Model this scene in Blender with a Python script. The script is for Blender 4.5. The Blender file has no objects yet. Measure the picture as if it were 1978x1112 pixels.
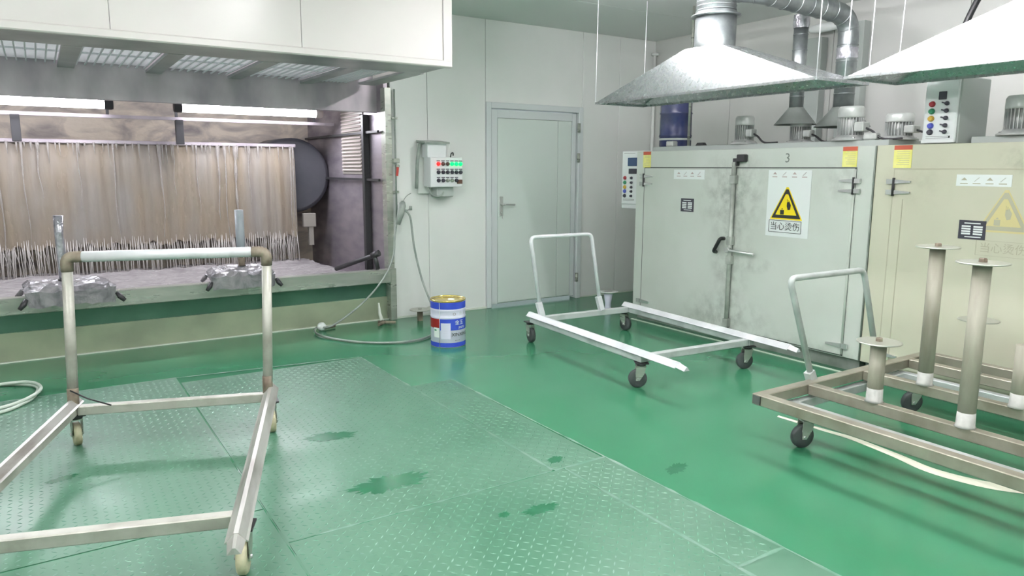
import bpy, math, random
from mathutils import Vector, Matrix
random.seed(7)
SC = bpy.context.scene
COL = SC.collection
PI = math.pi
R = math.radians

# ------------------------------------------------------------------ camera, light, exposure
F_PX, YAW, PITCH, ROLL = 1403.26, 0.574249, 0.1626476, 0.00367491
fw = Vector((math.sin(YAW)*math.cos(PITCH), math.cos(YAW)*math.cos(PITCH), -math.sin(PITCH)))
rt = Vector((math.cos(YAW), -math.sin(YAW), 0)); up = rt.cross(fw)
c_, s_ = math.cos(ROLL), math.sin(ROLL)
rt2 = c_*rt + s_*up; up2 = -s_*rt + c_*up
cam_d = bpy.data.cameras.new('camera')
cam = bpy.data.objects.new('camera', cam_d); COL.objects.link(cam)
cam.matrix_world = Matrix(((rt2.x, up2.x, -fw.x, 0), (rt2.y, up2.y, -fw.y, 0), (rt2.z, up2.z, -fw.z, 1.44), (0, 0, 0, 1)))
cam_d.sensor_width = 36; cam_d.lens = F_PX*36/1978; cam_d.clip_start = 0.05
SC.camera = cam
SC.view_settings.view_transform = 'Standard'
SC.view_settings.look = 'None'
SC.view_settings.gamma = 1
SC.view_settings.use_curve_mapping = False
SC.view_settings.exposure = 1.42
w = bpy.data.worlds.new('world'); SC.world = w; w.use_nodes = True
w.node_tree.nodes['Background'].inputs[0].default_value = (0.75, 0.85, 0.9, 1)
w.node_tree.nodes['Background'].inputs[1].default_value = 0.3
LAMP_COL = (1.0, 1.0, 1.0)
def area(name, loc, sx, sy, watt, col=LAMP_COL, rot=(0, 0, 0)):
    d = bpy.data.lights.new(name, 'AREA'); d.shape = 'RECTANGLE'; d.size = sx; d.size_y = sy
    d.energy = watt; d.color = col
    o = bpy.data.objects.new(name, d); COL.objects.link(o); o.location = loc; o.rotation_euler = rot
    return o
LAMPS = [(-0.9, -0.4), (-0.9, 1.6), (-0.9, 3.2), (1.55, -0.4), (1.55, 1.6), (1.55, 3.3), (3.82, 0.3), (3.82, 2.4), (3.82, 4.0)]
for x0, x1 in ((-0.9, 0.6), (1.16, 2.52)):
    area('booth_tube_light', ((x0+x1)/2, 7.52, 1.95), x1-x0-.1, 0.05, 11, (0.93, 0.92, 1.0), (R(-25), 0, 0))

area('hidden_fill_light', (0.0, 6.0, 2.55), 5.0, 1.0, 9, (1, 1, 1))   # hidden fill light added to brighten the filter cloth from above

# ------------------------------------------------------------------ materials
def lin(c):
    return tuple((v/255/12.92 if v/255 <= 0.04045 else ((v/255+0.055)/1.055)**2.4) for v in c) + (1,)
def mat(name, c1, c2=None, scale=4, stretch=(1, 1, 1), rough=0.5, metal=0, bump=0, bscale=None, rough2=None,
        lo=0.35, hi=0.65, emit=0, alpha=1, trans=0, detail=5, dist=0):
    m = bpy.data.materials.new(name); m.use_nodes = True
    nt = m.node_tree; N = nt.nodes; L = nt.links; b = N['Principled BSDF']
    b.inputs['Base Color'].default_value = lin(c1)
    b.inputs['Roughness'].default_value = rough
    b.inputs['Metallic'].default_value = metal
    if alpha < 1: b.inputs['Alpha'].default_value = alpha
    if trans: b.inputs['Transmission Weight'].default_value = trans
    if emit:
        b.inputs['Emission Color'].default_value = lin(c1); b.inputs['Emission Strength'].default_value = emit
    if c2 or bump or rough2 is not None:
        tc = N.new('ShaderNodeTexCoord'); mp = N.new('ShaderNodeMapping'); mp.inputs['Scale'].default_value = stretch
        L.new(tc.outputs['Object'], mp.inputs['Vector'])
        nz = N.new('ShaderNodeTexNoise'); nz.inputs['Scale'].default_value = scale
        nz.inputs['Detail'].default_value = detail; nz.inputs['Distortion'].default_value = dist
        L.new(mp.outputs[0], nz.inputs['Vector'])
        cr = N.new('ShaderNodeMapRange'); cr.inputs['From Min'].default_value = lo; cr.inputs['From Max'].default_value = hi
        L.new(nz.outputs['Fac'], cr.inputs['Value'])
        if c2:
            mx = N.new('ShaderNodeMix'); mx.data_type = 'RGBA'
            mx.inputs['A'].default_value = lin(c1); mx.inputs['B'].default_value = lin(c2)
            L.new(cr.outputs[0], mx.inputs['Factor']); L.new(mx.outputs['Result'], b.inputs['Base Color'])
            m['mixnode'] = mx.name
        if rough2 is not None:
            mr = N.new('ShaderNodeMapRange'); mr.inputs['To Min'].default_value = rough; mr.inputs['To Max'].default_value = rough2
            L.new(cr.outputs[0], mr.inputs['Value']); L.new(mr.outputs[0], b.inputs['Roughness'])
        if bump:
            n2 = nz
            if bscale:
                n2 = N.new('ShaderNodeTexNoise'); n2.inputs['Scale'].default_value = bscale; L.new(mp.outputs[0], n2.inputs['Vector'])
            bp = N.new('ShaderNodeBump'); bp.inputs['Strength'].default_value = bump; bp.inputs['Distance'].default_value = 0.01
            L.new(n2.outputs['Fac'], bp.inputs['Height']); L.new(bp.outputs[0], b.inputs['Normal'])
    return m
def grime(m, spots, col, base=0.0):
    """wear with a place of its own: dirt around points (object space), each (x,y,z, sx,sy,sz, amount)"""
    nt = m.node_tree; N = nt.nodes; L = nt.links; b = N['Principled BSDF']
    geo = N.new('ShaderNodeNewGeometry')
    nz = N.new('ShaderNodeTexNoise'); nz.inputs['Scale'].default_value = 9; nz.inputs['Detail'].default_value = 8; nz.inputs['Roughness'].default_value = .65
    L.new(geo.outputs['Position'], nz.inputs['Vector'])
    tot = None
    for x, y, z, sx, sy, sz, a in spots:
        sub = N.new('ShaderNodeVectorMath'); sub.operation = 'SUBTRACT'; sub.inputs[1].default_value = (x, y, z); L.new(geo.outputs['Position'], sub.inputs[0])
        dv = N.new('ShaderNodeVectorMath'); dv.operation = 'DIVIDE'; dv.inputs[1].default_value = (sx, sy, sz); L.new(sub.outputs[0], dv.inputs[0])
        ln = N.new('ShaderNodeVectorMath'); ln.operation = 'LENGTH'; L.new(dv.outputs[0], ln.inputs[0])
        mr = N.new('ShaderNodeMapRange'); mr.inputs['From Min'].default_value = 0; mr.inputs['From Max'].default_value = 1
        mr.inputs['To Min'].default_value = a; mr.inputs['To Max'].default_value = 0; L.new(ln.outputs['Value'], mr.inputs['Value'])
        if tot is None: tot = mr.outputs[0]
        else:
            ad = N.new('ShaderNodeMath'); ad.operation = 'MAXIMUM'; L.new(tot, ad.inputs[0]); L.new(mr.outputs[0], ad.inputs[1]); tot = ad.outputs[0]
    pr = N.new('ShaderNodeMapRange'); pr.inputs['From Min'].default_value = .42; pr.inputs['From Max'].default_value = .68; L.new(nz.outputs['Fac'], pr.inputs['Value'])
    ml = N.new('ShaderNodeMath'); ml.operation = 'MULTIPLY'; L.new(tot, ml.inputs[0]); L.new(pr.outputs[0], ml.inputs[1])
    mx = N.new('ShaderNodeMix'); mx.data_type = 'RGBA'
    src = b.inputs['Base Color'].links
    if src: L.new(src[0].from_socket, mx.inputs['A'])
    else: mx.inputs['A'].default_value = b.inputs['Base Color'].default_value
    mx.inputs['B'].default_value = lin(col)
    L.new(ml.outputs[0], mx.inputs['Factor']); L.new(mx.outputs['Result'], b.inputs['Base Color'])

WALLR = mat('wall_paint_shaded', (200, 202, 198), (192, 195, 190), 1.2, rough=.3)  # same wall paint, darkened on the right side in place of shade
WALL = mat('wall_paint', (226, 228, 225), (218, 222, 218), 1.2, rough=.28)
CEIL = mat('ceiling_paint', (222, 226, 223), rough=.5)
HOODW = mat('hood_panel_paint', (199, 196, 192), (192, 190, 186), 1.0, rough=.3)
EPOXY = mat('green_epoxy', (50, 120, 84), (62, 126, 94), 1.1, rough=.15, rough2=.24, lo=.2, hi=.8, detail=2, bump=.1, bscale=2.5)
PLATE = mat('dusty_green_plate', (70, 116, 92), (82, 122, 100), 1.6, rough=.3, rough2=.5, bump=.15, bscale=8)
TREAD = mat('worn_tread', (84, 126, 106), (128, 154, 140), 2.2, rough=.22, rough2=.4, lo=.5, hi=.8)
SEAM = mat('seam_filler', (124, 150, 136), (90, 134, 112), 9, rough=.5)
WETG = mat('clean_dark_green', (34, 102, 68), (46, 108, 78), 8, rough=.16)
CAULK = mat('white_caulk', (205, 212, 200), rough=.6)
STEEL = mat('stainless', (186, 190, 180), (160, 166, 156), 3, (1, 1, 6), rough=.24, metal=.55, rough2=.36)
STEELD = mat('dirty_stainless', (168, 160, 166), (134, 128, 136), 2.5, (1, 1, 3), rough=.28, metal=.55, rough2=.5)
HEADER = mat('header_steel', (204, 194, 200), (164, 156, 164), 1.5, (2, 1, 1), rough=.35, metal=.3, rough2=.45)
FLANGE = mat('flange_steel', (182, 182, 182), (158, 159, 160), 4, rough=.35, metal=.3)
KICKD = mat('kick_steel_floor_reflection', (92, 132, 112), (74, 114, 94), 2, rough=.25, metal=.5)  # green of the reflected floor put into the steel colour
KICKL = mat('kick_dull_steel', (166, 176, 150), (146, 156, 134), 3, rough=.35, metal=.35)
FILTER = mat('filter_cloth', (240, 240, 242), (230, 230, 233), 6, rough=.8)
_n = FILTER.node_tree.nodes; _t = _n.new('ShaderNodeBsdfTranslucent'); _t.inputs[0].default_value = (.85, .85, .87, 1); _m = _n.new('ShaderNodeMixShader'); _m.inputs[0].default_value = .5
FILTER.node_tree.links.new(_n['Principled BSDF'].outputs[0], _m.inputs[1]); FILTER.node_tree.links.new(_t.outputs[0], _m.inputs[2]); FILTER.node_tree.links.new(_m.outputs[0], _n['Material Output'].inputs[0])
WIREW = mat('white_wire', (225, 226, 230), rough=.4)
OVERSPRAY = mat('oversprayed_wall', (216, 204, 186), (140, 132, 130), 2.2, (1, 1, 2.2), rough=.5, bump=.8, bscale=9, lo=.4, hi=.72, dist=1.5)
BAFFLE = mat('water_curtain', (134, 122, 106), (136, 131, 126), 3.0, (1.4, 1, .3), rough=.3, rough2=.15, bump=.6, bscale=14, lo=.35, hi=.7)
RIV = mat('water_rivulet', (178, 174, 170), (162, 157, 152), 6, rough=.3, alpha=.45)
STRAND = mat('water_strand', (206, 202, 198), (186, 182, 178), 6, rough=.3, alpha=.75)
FOAM = mat('foamy_water', (156, 153, 153), (120, 116, 117), 5, (1, 2.5, 1), rough=.25, rough2=.6, bump=.8, bscale=16, dist=1)
DARK = mat('dark_duct', (72, 73, 80), (86, 86, 92), 3, rough=.45)
DARKM = mat('dark_metal', (62, 62, 64), rough=.45, metal=.4)
BLACK = mat('black_plastic', (28, 30, 32), rough=.4)
GALV = mat('galvanised', (196, 200, 200), (172, 178, 180), 30, rough=.24, metal=.85, rough2=.34, bump=.02)
GALVD = mat('duct_galvanised', (176, 182, 182), (140, 146, 148), 8, rough=.28, metal=.85, rough2=.45, bump=.1)
CONE = mat('grey_cone', (128, 134, 130), (112, 118, 114), 5, rough=.5, metal=.2)
TUBEM = mat('cart_tube', (172, 172, 162), (134, 132, 120), 7, rough=.4, metal=.2, lo=.45, hi=.75)
TUBEG = mat('cart_grey_tube', (184, 190, 188), (150, 157, 154), 7, rough=.4, metal=.12, lo=.45, hi=.75)
RAILW = mat('white_rail', (218, 220, 222), (196, 200, 202), 5, rough=.35, metal=.1)
RAILA = mat('worn_angle', (184, 184, 178), (134, 130, 122), 6, (3, .4, 1), rough=.35, metal=.5, lo=.45, hi=.7)
RUST = mat('brown_rust', (104, 92, 78), (140, 132, 116), 14, rough=.7, metal=.2)
RACKM = mat('rack_tube', (166, 162, 148), (124, 120, 104), 5, rough=.38, metal=.45, lo=.4, hi=.75)
POSTM = mat('post_tube', (170, 167, 152), (140, 137, 122), 5, (3, 3, .6), rough=.5, metal=.08, lo=.35, hi=.7)
WELD = mat('bare_weld', (196, 197, 192), (172, 173, 168), 20, rough=.45, metal=.15)
DISCM = mat('disc_steel', (188, 190, 180), rough=.3, metal=.6)
RUBG = mat('grey_rubber', (70, 76, 76), (56, 62, 62), 12, rough=.6)
RUBC = mat('cream_rubber', (200, 196, 166), (150, 144, 112), 14, rough=.55)
OVEN = mat('oven_paint', (204, 210, 203), (194, 201, 192), 1.4, rough=.35)
OVEN2 = mat('oven_paint_warm_reflection', (200, 200, 180), (192, 192, 171), 1.4, rough=.38)  # oven paint with a warm window reflection mixed into its colour
OVENB = mat('oven_base', (140, 148, 140), (110, 118, 110), 6, rough=.5)
GAPM = mat('dark_gap', (84, 90, 86), rough=.8)
CHROME = mat('chrome', (205, 208, 205), rough=.25, metal=.6)
RODP = mat('pale_rod', (190, 196, 188), (150, 156, 148), 9, rough=.35, metal=.15)
DOORM = mat('door_leaf', (204, 214, 208), rough=.32)
DFRAME = mat('door_frame', (204, 210, 210), rough=.35)
PAPER = mat('white_sheet', (226, 232, 230), rough=.4)
PAPERF = mat('pale_sheet', (208, 208, 184), rough=.5)
YEL = mat('sign_yellow', (240, 216, 20), rough=.4)
YELP = mat('paper_yellow', (226, 222, 120), (236, 232, 150), 12, rough=.6)
YELF = mat('pale_yellow', (206, 196, 142), rough=.6)  # pale tint of the second oven's sign
GREYF = mat('pale_grey', (176, 174, 152), rough=.6)
PRINT = mat('faint_print', (176, 160, 156), rough=.5)
REDP = mat('paper_red', (196, 92, 70), rough=.6)
INK = mat('ink', (40, 42, 40), rough=.5)
PENCIL = mat('pencil', (112, 120, 112), rough=.6)
MOTW = mat('motor_cap', (200, 204, 200), (170, 176, 172), 8, rough=.35, metal=.2)
MOTG = mat('motor_fins', (160, 165, 163), (196, 198, 195), 10, rough=.4, metal=.2)
PANELW = mat('panel_white', (222, 226, 226), rough=.35)
BOXG = mat('box_grey', (176, 184, 180), rough=.4)
BLUED = mat('blue_drum', (42, 50, 92), (70, 74, 98), 5, rough=.25)
PAILB = mat('pail_blue', (56, 78, 192), rough=.25)
PAILW = mat('pail_white', (214, 214, 232), rough=.3)
PAILR = mat('pail_red', (150, 34, 34), rough=.35)
BRASS = mat('gold_lid', (206, 186, 96), (226, 212, 140), 7, rough=.22, metal=.75)
HOSE = mat('hose_grey', (132, 142, 136), (160, 168, 160), 10, rough=.4)
HOSEW = mat('hose_pale', (196, 208, 196), rough=.4)
FILM = mat('plastic_film', (150, 148, 150), (100, 99, 104), 7, rough=.2, rough2=.4, bump=1.0, bscale=18, dist=2)
FOIL = mat('foil_wrap', (208, 208, 214), (160, 160, 168), 12, rough=.2, metal=.6, bump=.8, bscale=30)
GREYPVC = mat('grey_pipe', (150, 158, 166), (170, 176, 182), 6, rough=.4)
CREAM = mat('reflection_strip', (228, 226, 208), (206, 212, 192), 3, rough=.6)
def led(name, c, e): return mat(name, c, rough=.3, emit=e)
LEDR = led('red_lamp', (255, 30, 30), .9); LEDG = led('green_lamp', (10, 225, 100), .8)
TUBEL = led('tube_glow', (248, 246, 255), 7)
CLAMP = led('ceiling_tube_glow', (255, 249, 253), 64)
def flat(name, c, r=.35): return mat(name, c, rough=r)
BR, BG, BY, BB, BK = flat('button_red', (170, 50, 60)), flat('button_green', (50, 140, 100)), flat('button_amber', (200, 160, 60)), flat('button_blue', (80, 90, 190)), flat('button_dark', (62, 62, 72))
BROWN = flat('brown_lens', (96, 74, 66)); SCREEN = flat('blue_screen', (60, 84, 120), .2); REDV = flat('red_valve', (190, 60, 50))
SOCK = flat('brown_label', (98, 72, 60)); BEIGE = flat('beige_box', (150, 146, 138)); SLATCAP = flat('slat_and_cap_pale', (190, 180, 176))  # last one: pale tone for the reflected slats and one lamp cap

# ------------------------------------------------------------------ mesh helpers
class G:
    def __init__(s): s.v = []; s.f = []; s.sm = []
    def add(s, vs, fs, smooth=False):
        n = len(s.v); s.v += [tuple(v) for v in vs]
        for f in fs: s.f.append(tuple(i+n for i in f)); s.sm.append(smooth)
        return s
    def box(s, x0, x1, y0, y1, z0, z1, bev=0):
        if bev <= 0:
            return s.add([(x0,y0,z0),(x1,y0,z0),(x1,y1,z0),(x0,y1,z0),(x0,y0,z1),(x1,y0,z1),(x1,y1,z1),(x0,y1,z1)],
                     [(3,2,1,0),(4,5,6,7),(0,1,5,4),(1,2,6,5),(2,3,7,6),(3,0,4,7)])
        b = min(bev, (x1-x0)/2.1, (y1-y0)/2.1, (z1-z0)/2.1)
        vs = []; 
        for sx in (0, 1):
            for sy in (0, 1):
                for sz in (0, 1):
                    X = (x0, x1)[sx]; Y = (y0, y1)[sy]; Z = (z0, z1)[sz]
                    dx = b if sx == 0 else -b; dy = b if sy == 0 else -b; dz = b if sz == 0 else -b
                    vs += [(X, Y+dy, Z+dz), (X+dx, Y, Z+dz), (X+dx, Y+dy, Z)]
        i = lambda sx, sy, sz, k: (sx*4+sy*2+sz)*3+k
        fs = [(i(0,0,0,0),i(0,0,1,0),i(0,1,1,0),i(0,1,0,0)),(i(1,0,0,0),i(1,1,0,0),i(1,1,1,0),i(1,0,1,0)),
              (i(0,0,0,1),i(1,0,0,1),i(1,0,1,1),i(0,0,1,1)),(i(0,1,0,1),i(0,1,1,1),i(1,1,1,1),i(1,1,0,1)),
              (i(0,0,0,2),i(0,1,0,2),i(1,1,0,2),i(1,0,0,2)),(i(0,0,1,2),i(1,0,1,2),i(1,1,1,2),i(0,1,1,2))]
        for a in (0, 1):
            for c in (0, 1):
                fs.append((i(0,a,c,1),i(1,a,c,1),i(1,a,c,2),i(0,a,c,2)))
                fs.append((i(a,0,c,0),i(a,1,c,0),i(a,1,c,2),i(a,0,c,2)))
                fs.append((i(a,c,0,0),i(a,c,1,0),i(a,c,1,1),i(a,c,0,1)))
        for sx in (0,1):
            for sy in (0,1):
                for sz in (0,1): fs.append((i(sx,sy,sz,0),i(sx,sy,sz,1),i(sx,sy,sz,2)))
        return s.add(vs, fs)
    def ring(s, c, ax, r, n, r2=None):
        ax = Vector(ax).normalized(); t = Vector((0,0,1)) if abs(ax.z) < .9 else Vector((1,0,0))
        u = ax.cross(t).normalized(); v = ax.cross(u)
        return [tuple(Vector(c) + u*math.cos(2*PI*k/n)*r + v*math.sin(2*PI*k/n)*(r2 or r)) for k in range(n)]
    def lathe(s, base, ax, prof, n=24, smooth=True, cap=True):
        """prof: list of (radius, height) along ax from base"""
        base = Vector(base); axv = Vector(ax).normalized(); vs = []
        for r, h in prof: vs += s.ring(base+axv*h, axv, max(r, 1e-5), n)
        fs = []
        for j in range(len(prof)-1):
            for k in range(n):
                k2 = (k+1) % n; fs.append((j*n+k, j*n+k2, (j+1)*n+k2, (j+1)*n+k))
        s.add(vs, fs, smooth)
        if cap:
            m = len(s.v)-len(vs)
            s.f.append(tuple(m+k for k in reversed(range(n)))); s.sm.append(False)
            s.f.append(tuple(m+(len(prof)-1)*n+k for k in range(n))); s.sm.append(False)
        return s
    def cyl(s, a, b, r, n=16, r2=None):
        a, b = Vector(a), Vector(b)
        return s.lathe(a, b-a, [(r, 0), (r if r2 is None else r2, (b-a).length)], n)
    def tube(s, pts, r, n=10, cap=True, closed=False):
        pts = [Vector(p) for p in pts]; rings = []; t0 = (pts[1]-pts[0]).normalized()
        ref = Vector((0,0,1)) if abs(t0.z) < .9 else Vector((1,0,0)); u = t0.cross(ref).normalized()
        for i, p in enumerate(pts):
            a = pts[max(i-1, 0)]; b = pts[min(i+1, len(pts)-1)]; t = (b-a).normalized()
            u = (u - t*u.dot(t)).normalized(); v = t.cross(u)
            rr = r[i] if isinstance(r, (list, tuple)) else r
            rings += [tuple(p+u*math.cos(2*PI*k/n)*rr+v*math.sin(2*PI*k/n)*rr) for k in range(n)]
        fs = []
        for j in range(len(pts)-1):
            for k in range(n):
                k2 = (k+1) % n; fs.append((j*n+k, j*n+k2, (j+1)*n+k2, (j+1)*n+k))
        m = len(s.v); s.add(rings, fs, True)
        if cap:
            s.f.append(tuple(m+k for k in reversed(range(n)))); s.sm.append(False)
            s.f.append(tuple(m+(len(pts)-1)*n+k for k in range(n))); s.sm.append(False)
        return s
    def bar(s, a, b, w_, h_, up_=(0, 0, 1)):
        a, b = Vector(a), Vector(b); t = (b-a).normalized(); side = t.cross(Vector(up_)).normalized(); u = side.cross(t)
        vs = []
        for p in (a, b):
            for i, j in ((-1,-1),(1,-1),(1,1),(-1,1)): vs.append(p+side*i*w_/2+u*j*h_/2)
        return s.add(vs, [(0,1,2,3),(7,6,5,4),(0,4,5,1),(1,5,6,2),(2,6,7,3),(3,7,4,0)])
    def prism(s, poly, d):
        """poly: closed 3D outline, extruded by vector d"""
        n = len(poly); d = Vector(d); vs = [Vector(p) for p in poly] + [Vector(p)+d for p in poly]
        return s.add(vs, [tuple(range(n)), tuple(reversed(range(n, 2*n)))] + [(i, n+i, n+(i+1) % n, (i+1) % n) for i in range(n)])
ORG = {}
def mesh_obj(name, g, m, loc, parent=None):
    me = bpy.data.meshes.new(name)
    me.from_pydata([(v[0]-loc[0], v[1]-loc[1], v[2]-loc[2]) for v in g.v], [], g.f)
    me.polygons.foreach_set('use_smooth', g.sm)
    me.materials.append(m); me.validate(); me.update()
    bm = None
    o = bpy.data.objects.new(name, me); COL.objects.link(o)
    if parent: o.parent = parent
    return o
def fixn(o):
    import bmesh
    bm = bmesh.new(); bm.from_mesh(o.data); bmesh.ops.recalc_face_normals(bm, faces=bm.faces); bm.to_mesh(o.data); bm.free()
def part(name, g, m, parent, label=None, stuff=False):
    org = ORG.get(parent.name, (0, 0, 0))
    o = mesh_obj(name, g, m, org, parent); ORG[o.name] = org
    if len(g.f) < 20000: fixn(o)
    if label: o['label'] = label
    if stuff: o['kind'] = 'stuff'
    return o
def tag(o, label, cat, group=None):
    o['label'] = label; o['category'] = cat
    if group: o['group'] = group
    return o
def thing(name, label, cat, loc, group=None):
    o = bpy.data.objects.new(name, None); o.empty_display_size = .1; COL.objects.link(o); o.location = loc
    ORG[o.name] = tuple(loc); return tag(o, label, cat, group)
def solo(name, g, m, label, cat, group=None):
    xs = [v[0] for v in g.v]; ys = [v[1] for v in g.v]; zs = [v[2] for v in g.v]
    loc = ((min(xs)+max(xs))/2, (min(ys)+max(ys))/2, min(zs))
    o = mesh_obj(name, g, m, loc); o.location = loc; ORG[o.name] = loc; fixn(o)
    return tag(o, label, cat, group)
def struct(name, g, m):
    o = mesh_obj(name, g, m, (0, 0, 0)); ORG[o.name] = (0, 0, 0); o['kind'] = 'structure'; fixn(o); return o
def text(g, s, size, fn, depth=0.0, align='CENTER'):
    c = bpy.data.curves.new('t', 'FONT'); c.body = s; c.size = size; c.align_x = align; c.align_y = 'CENTER'; c.resolution_u = 2
    o = bpy.data.objects.new('t', c); COL.objects.link(o)
    m = o.evaluated_get(bpy.context.evaluated_depsgraph_get()).to_mesh()
    g.add([fn(v.co.x, v.co.y) for v in m.vertices], [tuple(p.vertices) for p in m.polygons])
    bpy.data.objects.remove(o); bpy.data.curves.remove(c)
def arc_pts(pts, rad, n=5):
    """round the corners of a polyline"""
    pts = [Vector(p) for p in pts]; out = [pts[0]]
    for i in range(1, len(pts)-1):
        a, b, c = pts[i-1], pts[i], pts[i+1]
        d1 = (a-b).normalized(); d2 = (c-b).normalized(); r = min(rad, (a-b).length*.49, (c-b).length*.49)
        p, q = b+d1*r, b+d2*r
        for k in range(n+1):
            t = k/n; out.append(p*(1-t)**2 + b*2*t*(1-t) + q*t*t)
    out.append(pts[-1]); return out
def smooth_path(pts, k=6):
    pts = [Vector(p) for p in pts]; P = [pts[0]] + pts + [pts[-1]]; out = []
    for i in range(1, len(P)-2):
        for j in range(k):
            t = j/k; a, b, c, d = P[i-1], P[i], P[i+1], P[i+2]
            out.append(.5*((2*b)+(c-a)*t+(2*a-5*b+4*c-d)*t*t+(3*b-a-3*c+d)*t**3))
    out.append(pts[-1]); return out

# ------------------------------------------------------------------ room shell
YB, XR, ZC = 6.42, 6.12, 2.89
X0, Y0 = -2.6, -1.6
fl = struct('floor', G().box(X0-.1, XR+.1, Y0-.1, 9.0, -.12, 0), EPOXY)
ce = struct('ceiling', G().box(X0-.1, XR+.1, Y0-.1, 9.0, ZC+.03, ZC+.15), CEIL)
y = Y0
while y < YB:
    y1 = min(y+1.15, YB+.02)
    part('ceiling_panel', G().box(X0, XR+.05, y+.004, y1-.004, ZC, ZC+.03, .004), CEIL, ce); y += 1.15
wb = struct('wall_back', G().box(2.80, 3.83, YB+.012, YB+.12, 0, ZC+.03).box(5.06, XR+.1, YB+.012, YB+.12, 0, ZC+.03).box(3.83, 5.06, YB+.012, YB+.12, 2.1, ZC+.03), WALL)
for a, b, z0 in ((2.802, 3.18, 0), (3.184, 3.828, 0), (3.832, 5.058, 2.10), (5.062, 5.58, 0), (5.584, XR, 0)):
    part('wall_panel', G().box(a, b, YB, YB+.012, z0, ZC, .002), WALL, wb)
wr = struct('wall_right', G().box(XR+.01, XR+.12, Y0-.1, YB+.1, 0, ZC+.03), WALLR)
y = Y0
while y < YB-.01:
    y1 = min(y+1.148, YB)
    part('wall_panel', G().box(XR-.002, XR+.01, y+.002, y1-.002, 0, ZC, .002), WALLR, wr); y += 1.15
struct('wall_left', G().box(X0-.1, X0, Y0-.1, 9.0, 0, ZC+.03), WALL)
struct('wall_front', G().box(X0-.1, XR+.1, Y0-.1, Y0, 0, ZC+.03), WALL)
struct('wall_booth_recess', G().box(X0, 2.9, 8.82, 8.92, 0, ZC+.03).box(2.80, 2.9, YB+.12, 8.82, 0, ZC+.03), WALL)
struct('trim_1', G().box(5.06, XR, YB-.006, YB, 0, .015).box(2.8, 3.83, YB-.012, YB, 0, .018), CAULK)
struct('trim_2', G().box(4.745, 4.765, -.6, 5.2, 0, .006), CAULK)
struct('trim_3', G().box(X0, 2.8, 6.425, 6.447, 0, .008), CAULK)
# door in the back wall
d = struct('door_1', G().box(3.90, 4.99, YB+.02, YB+.06, .03, 2.03, .003), DOORM)
part('door_frame', G().box(3.83, 3.885, YB-.025, YB+.1, 0, 2.1, .004).box(5.0, 5.06, YB-.025, YB+.1, 0, 2.1, .004).box(3.885, 5.0, YB-.025, YB+.1, 2.04, 2.1, .004), DFRAME, d)
part('door_trim', G().box(3.905, 3.975, YB+.008, YB+.02, .03, 2.03, .002).box(4.93, 4.985, YB+.008, YB+.02, .03, 2.03, .002).box(3.975, 4.93, YB+.008, YB+.02, 1.95, 2.03, .002), DFRAME, d)
part('leaf_panel', G().box(3.98, 4.74, YB+.010, YB+.02, .04, 1.945, .002).box(4.745, 4.925, YB+.010, YB+.02, .04, 1.945, .002), DOORM, d)
dh = part('handle_plate', G().box(3.995, 4.04, YB-.003, YB+.010, .955, 1.155, .004), CHROME, d)
part('lever', G().cyl((4.018, YB, 1.075), (4.018, YB-.055, 1.075), .011).tube(arc_pts([(4.018, YB-.05, 1.075), (4.05, YB-.055, 1.075), (4.155, YB-.05, 1.07)], .02), .009, 8), CHROME, dh)
part('keyhole', G().cyl((4.018, YB-.002, .995), (4.018, YB-.012, .995), .012).box(4.015, 4.021, YB-.02, YB-.012, .93, .99), CHROME, dh)
for z in (1.88, 1.56, .24):
    part('hinge', G().cyl((5.0, YB-.03, z-.05), (5.0, YB-.03, z+.05), .011).box(4.98, 5.02, YB-.028, YB-.022, z-.05, z+.05), STEEL, d)
# checker plates laid on the floor: each plate a piece, its treads one joined part
def tread_mesh(x0, x1, y0, y1, z, px=.038, py=.038):
    g = G(); vs, fs = g.v, g.f; j = 0; yy = y0+.02
    while yy < y1-.012:
        i = 0; xx = x0+.02 
        while xx < x1-.015:
            a = PI/4 if (i+j) % 2 else -PI/4
            cx, cy = xx, yy; ca, sa = math.cos(a), math.sin(a); L_, W_, H_ = .0145, .0036, .0009; n = len(vs)
            for u, v, h in ((-L_,0,0),(0,-W_,0),(L_,0,0),(0,W_,0),(-L_*.55,0,H_),(L_*.55,0,H_)):
                vs.append((cx+u*ca-v*sa, cy+u*sa+v*ca, z+h))
            fs += [(n,n+1,n+4),(n+1,n+5,n+4),(n+1,n+2,n+5),(n+2,n+3,n+5),(n+3,n+4,n+5),(n+3,n,n+4)]
            g.sm += [False]*6
            xx += px; i += 1
        yy += py; j += 1
    return g
plates = [(-2.1, .69, 3.02, 5.36), (.70, 1.97, 2.68, 5.2), (1.98, 2.28, 2.68, 4.3), (-2.1, .69, .3, 3.01), (.70, 2.03, 1.4, 2.67), (2.04, 2.29, 1.62, 2.67), (2.04, 2.29, -.2, 1.61), (.70, 2.03, -.8, 1.39)]
for a, b, c, e in plates:
    p = part('checker_plate', G().box(a, b, c, e, 0, .003), PLATE, fl, 'dusty pale green checker plate')
    if e > 1.7: part('tread_bars', tread_mesh(a, b, max(c, .9), e, .003), TREAD, p, stuff=True)
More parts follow.
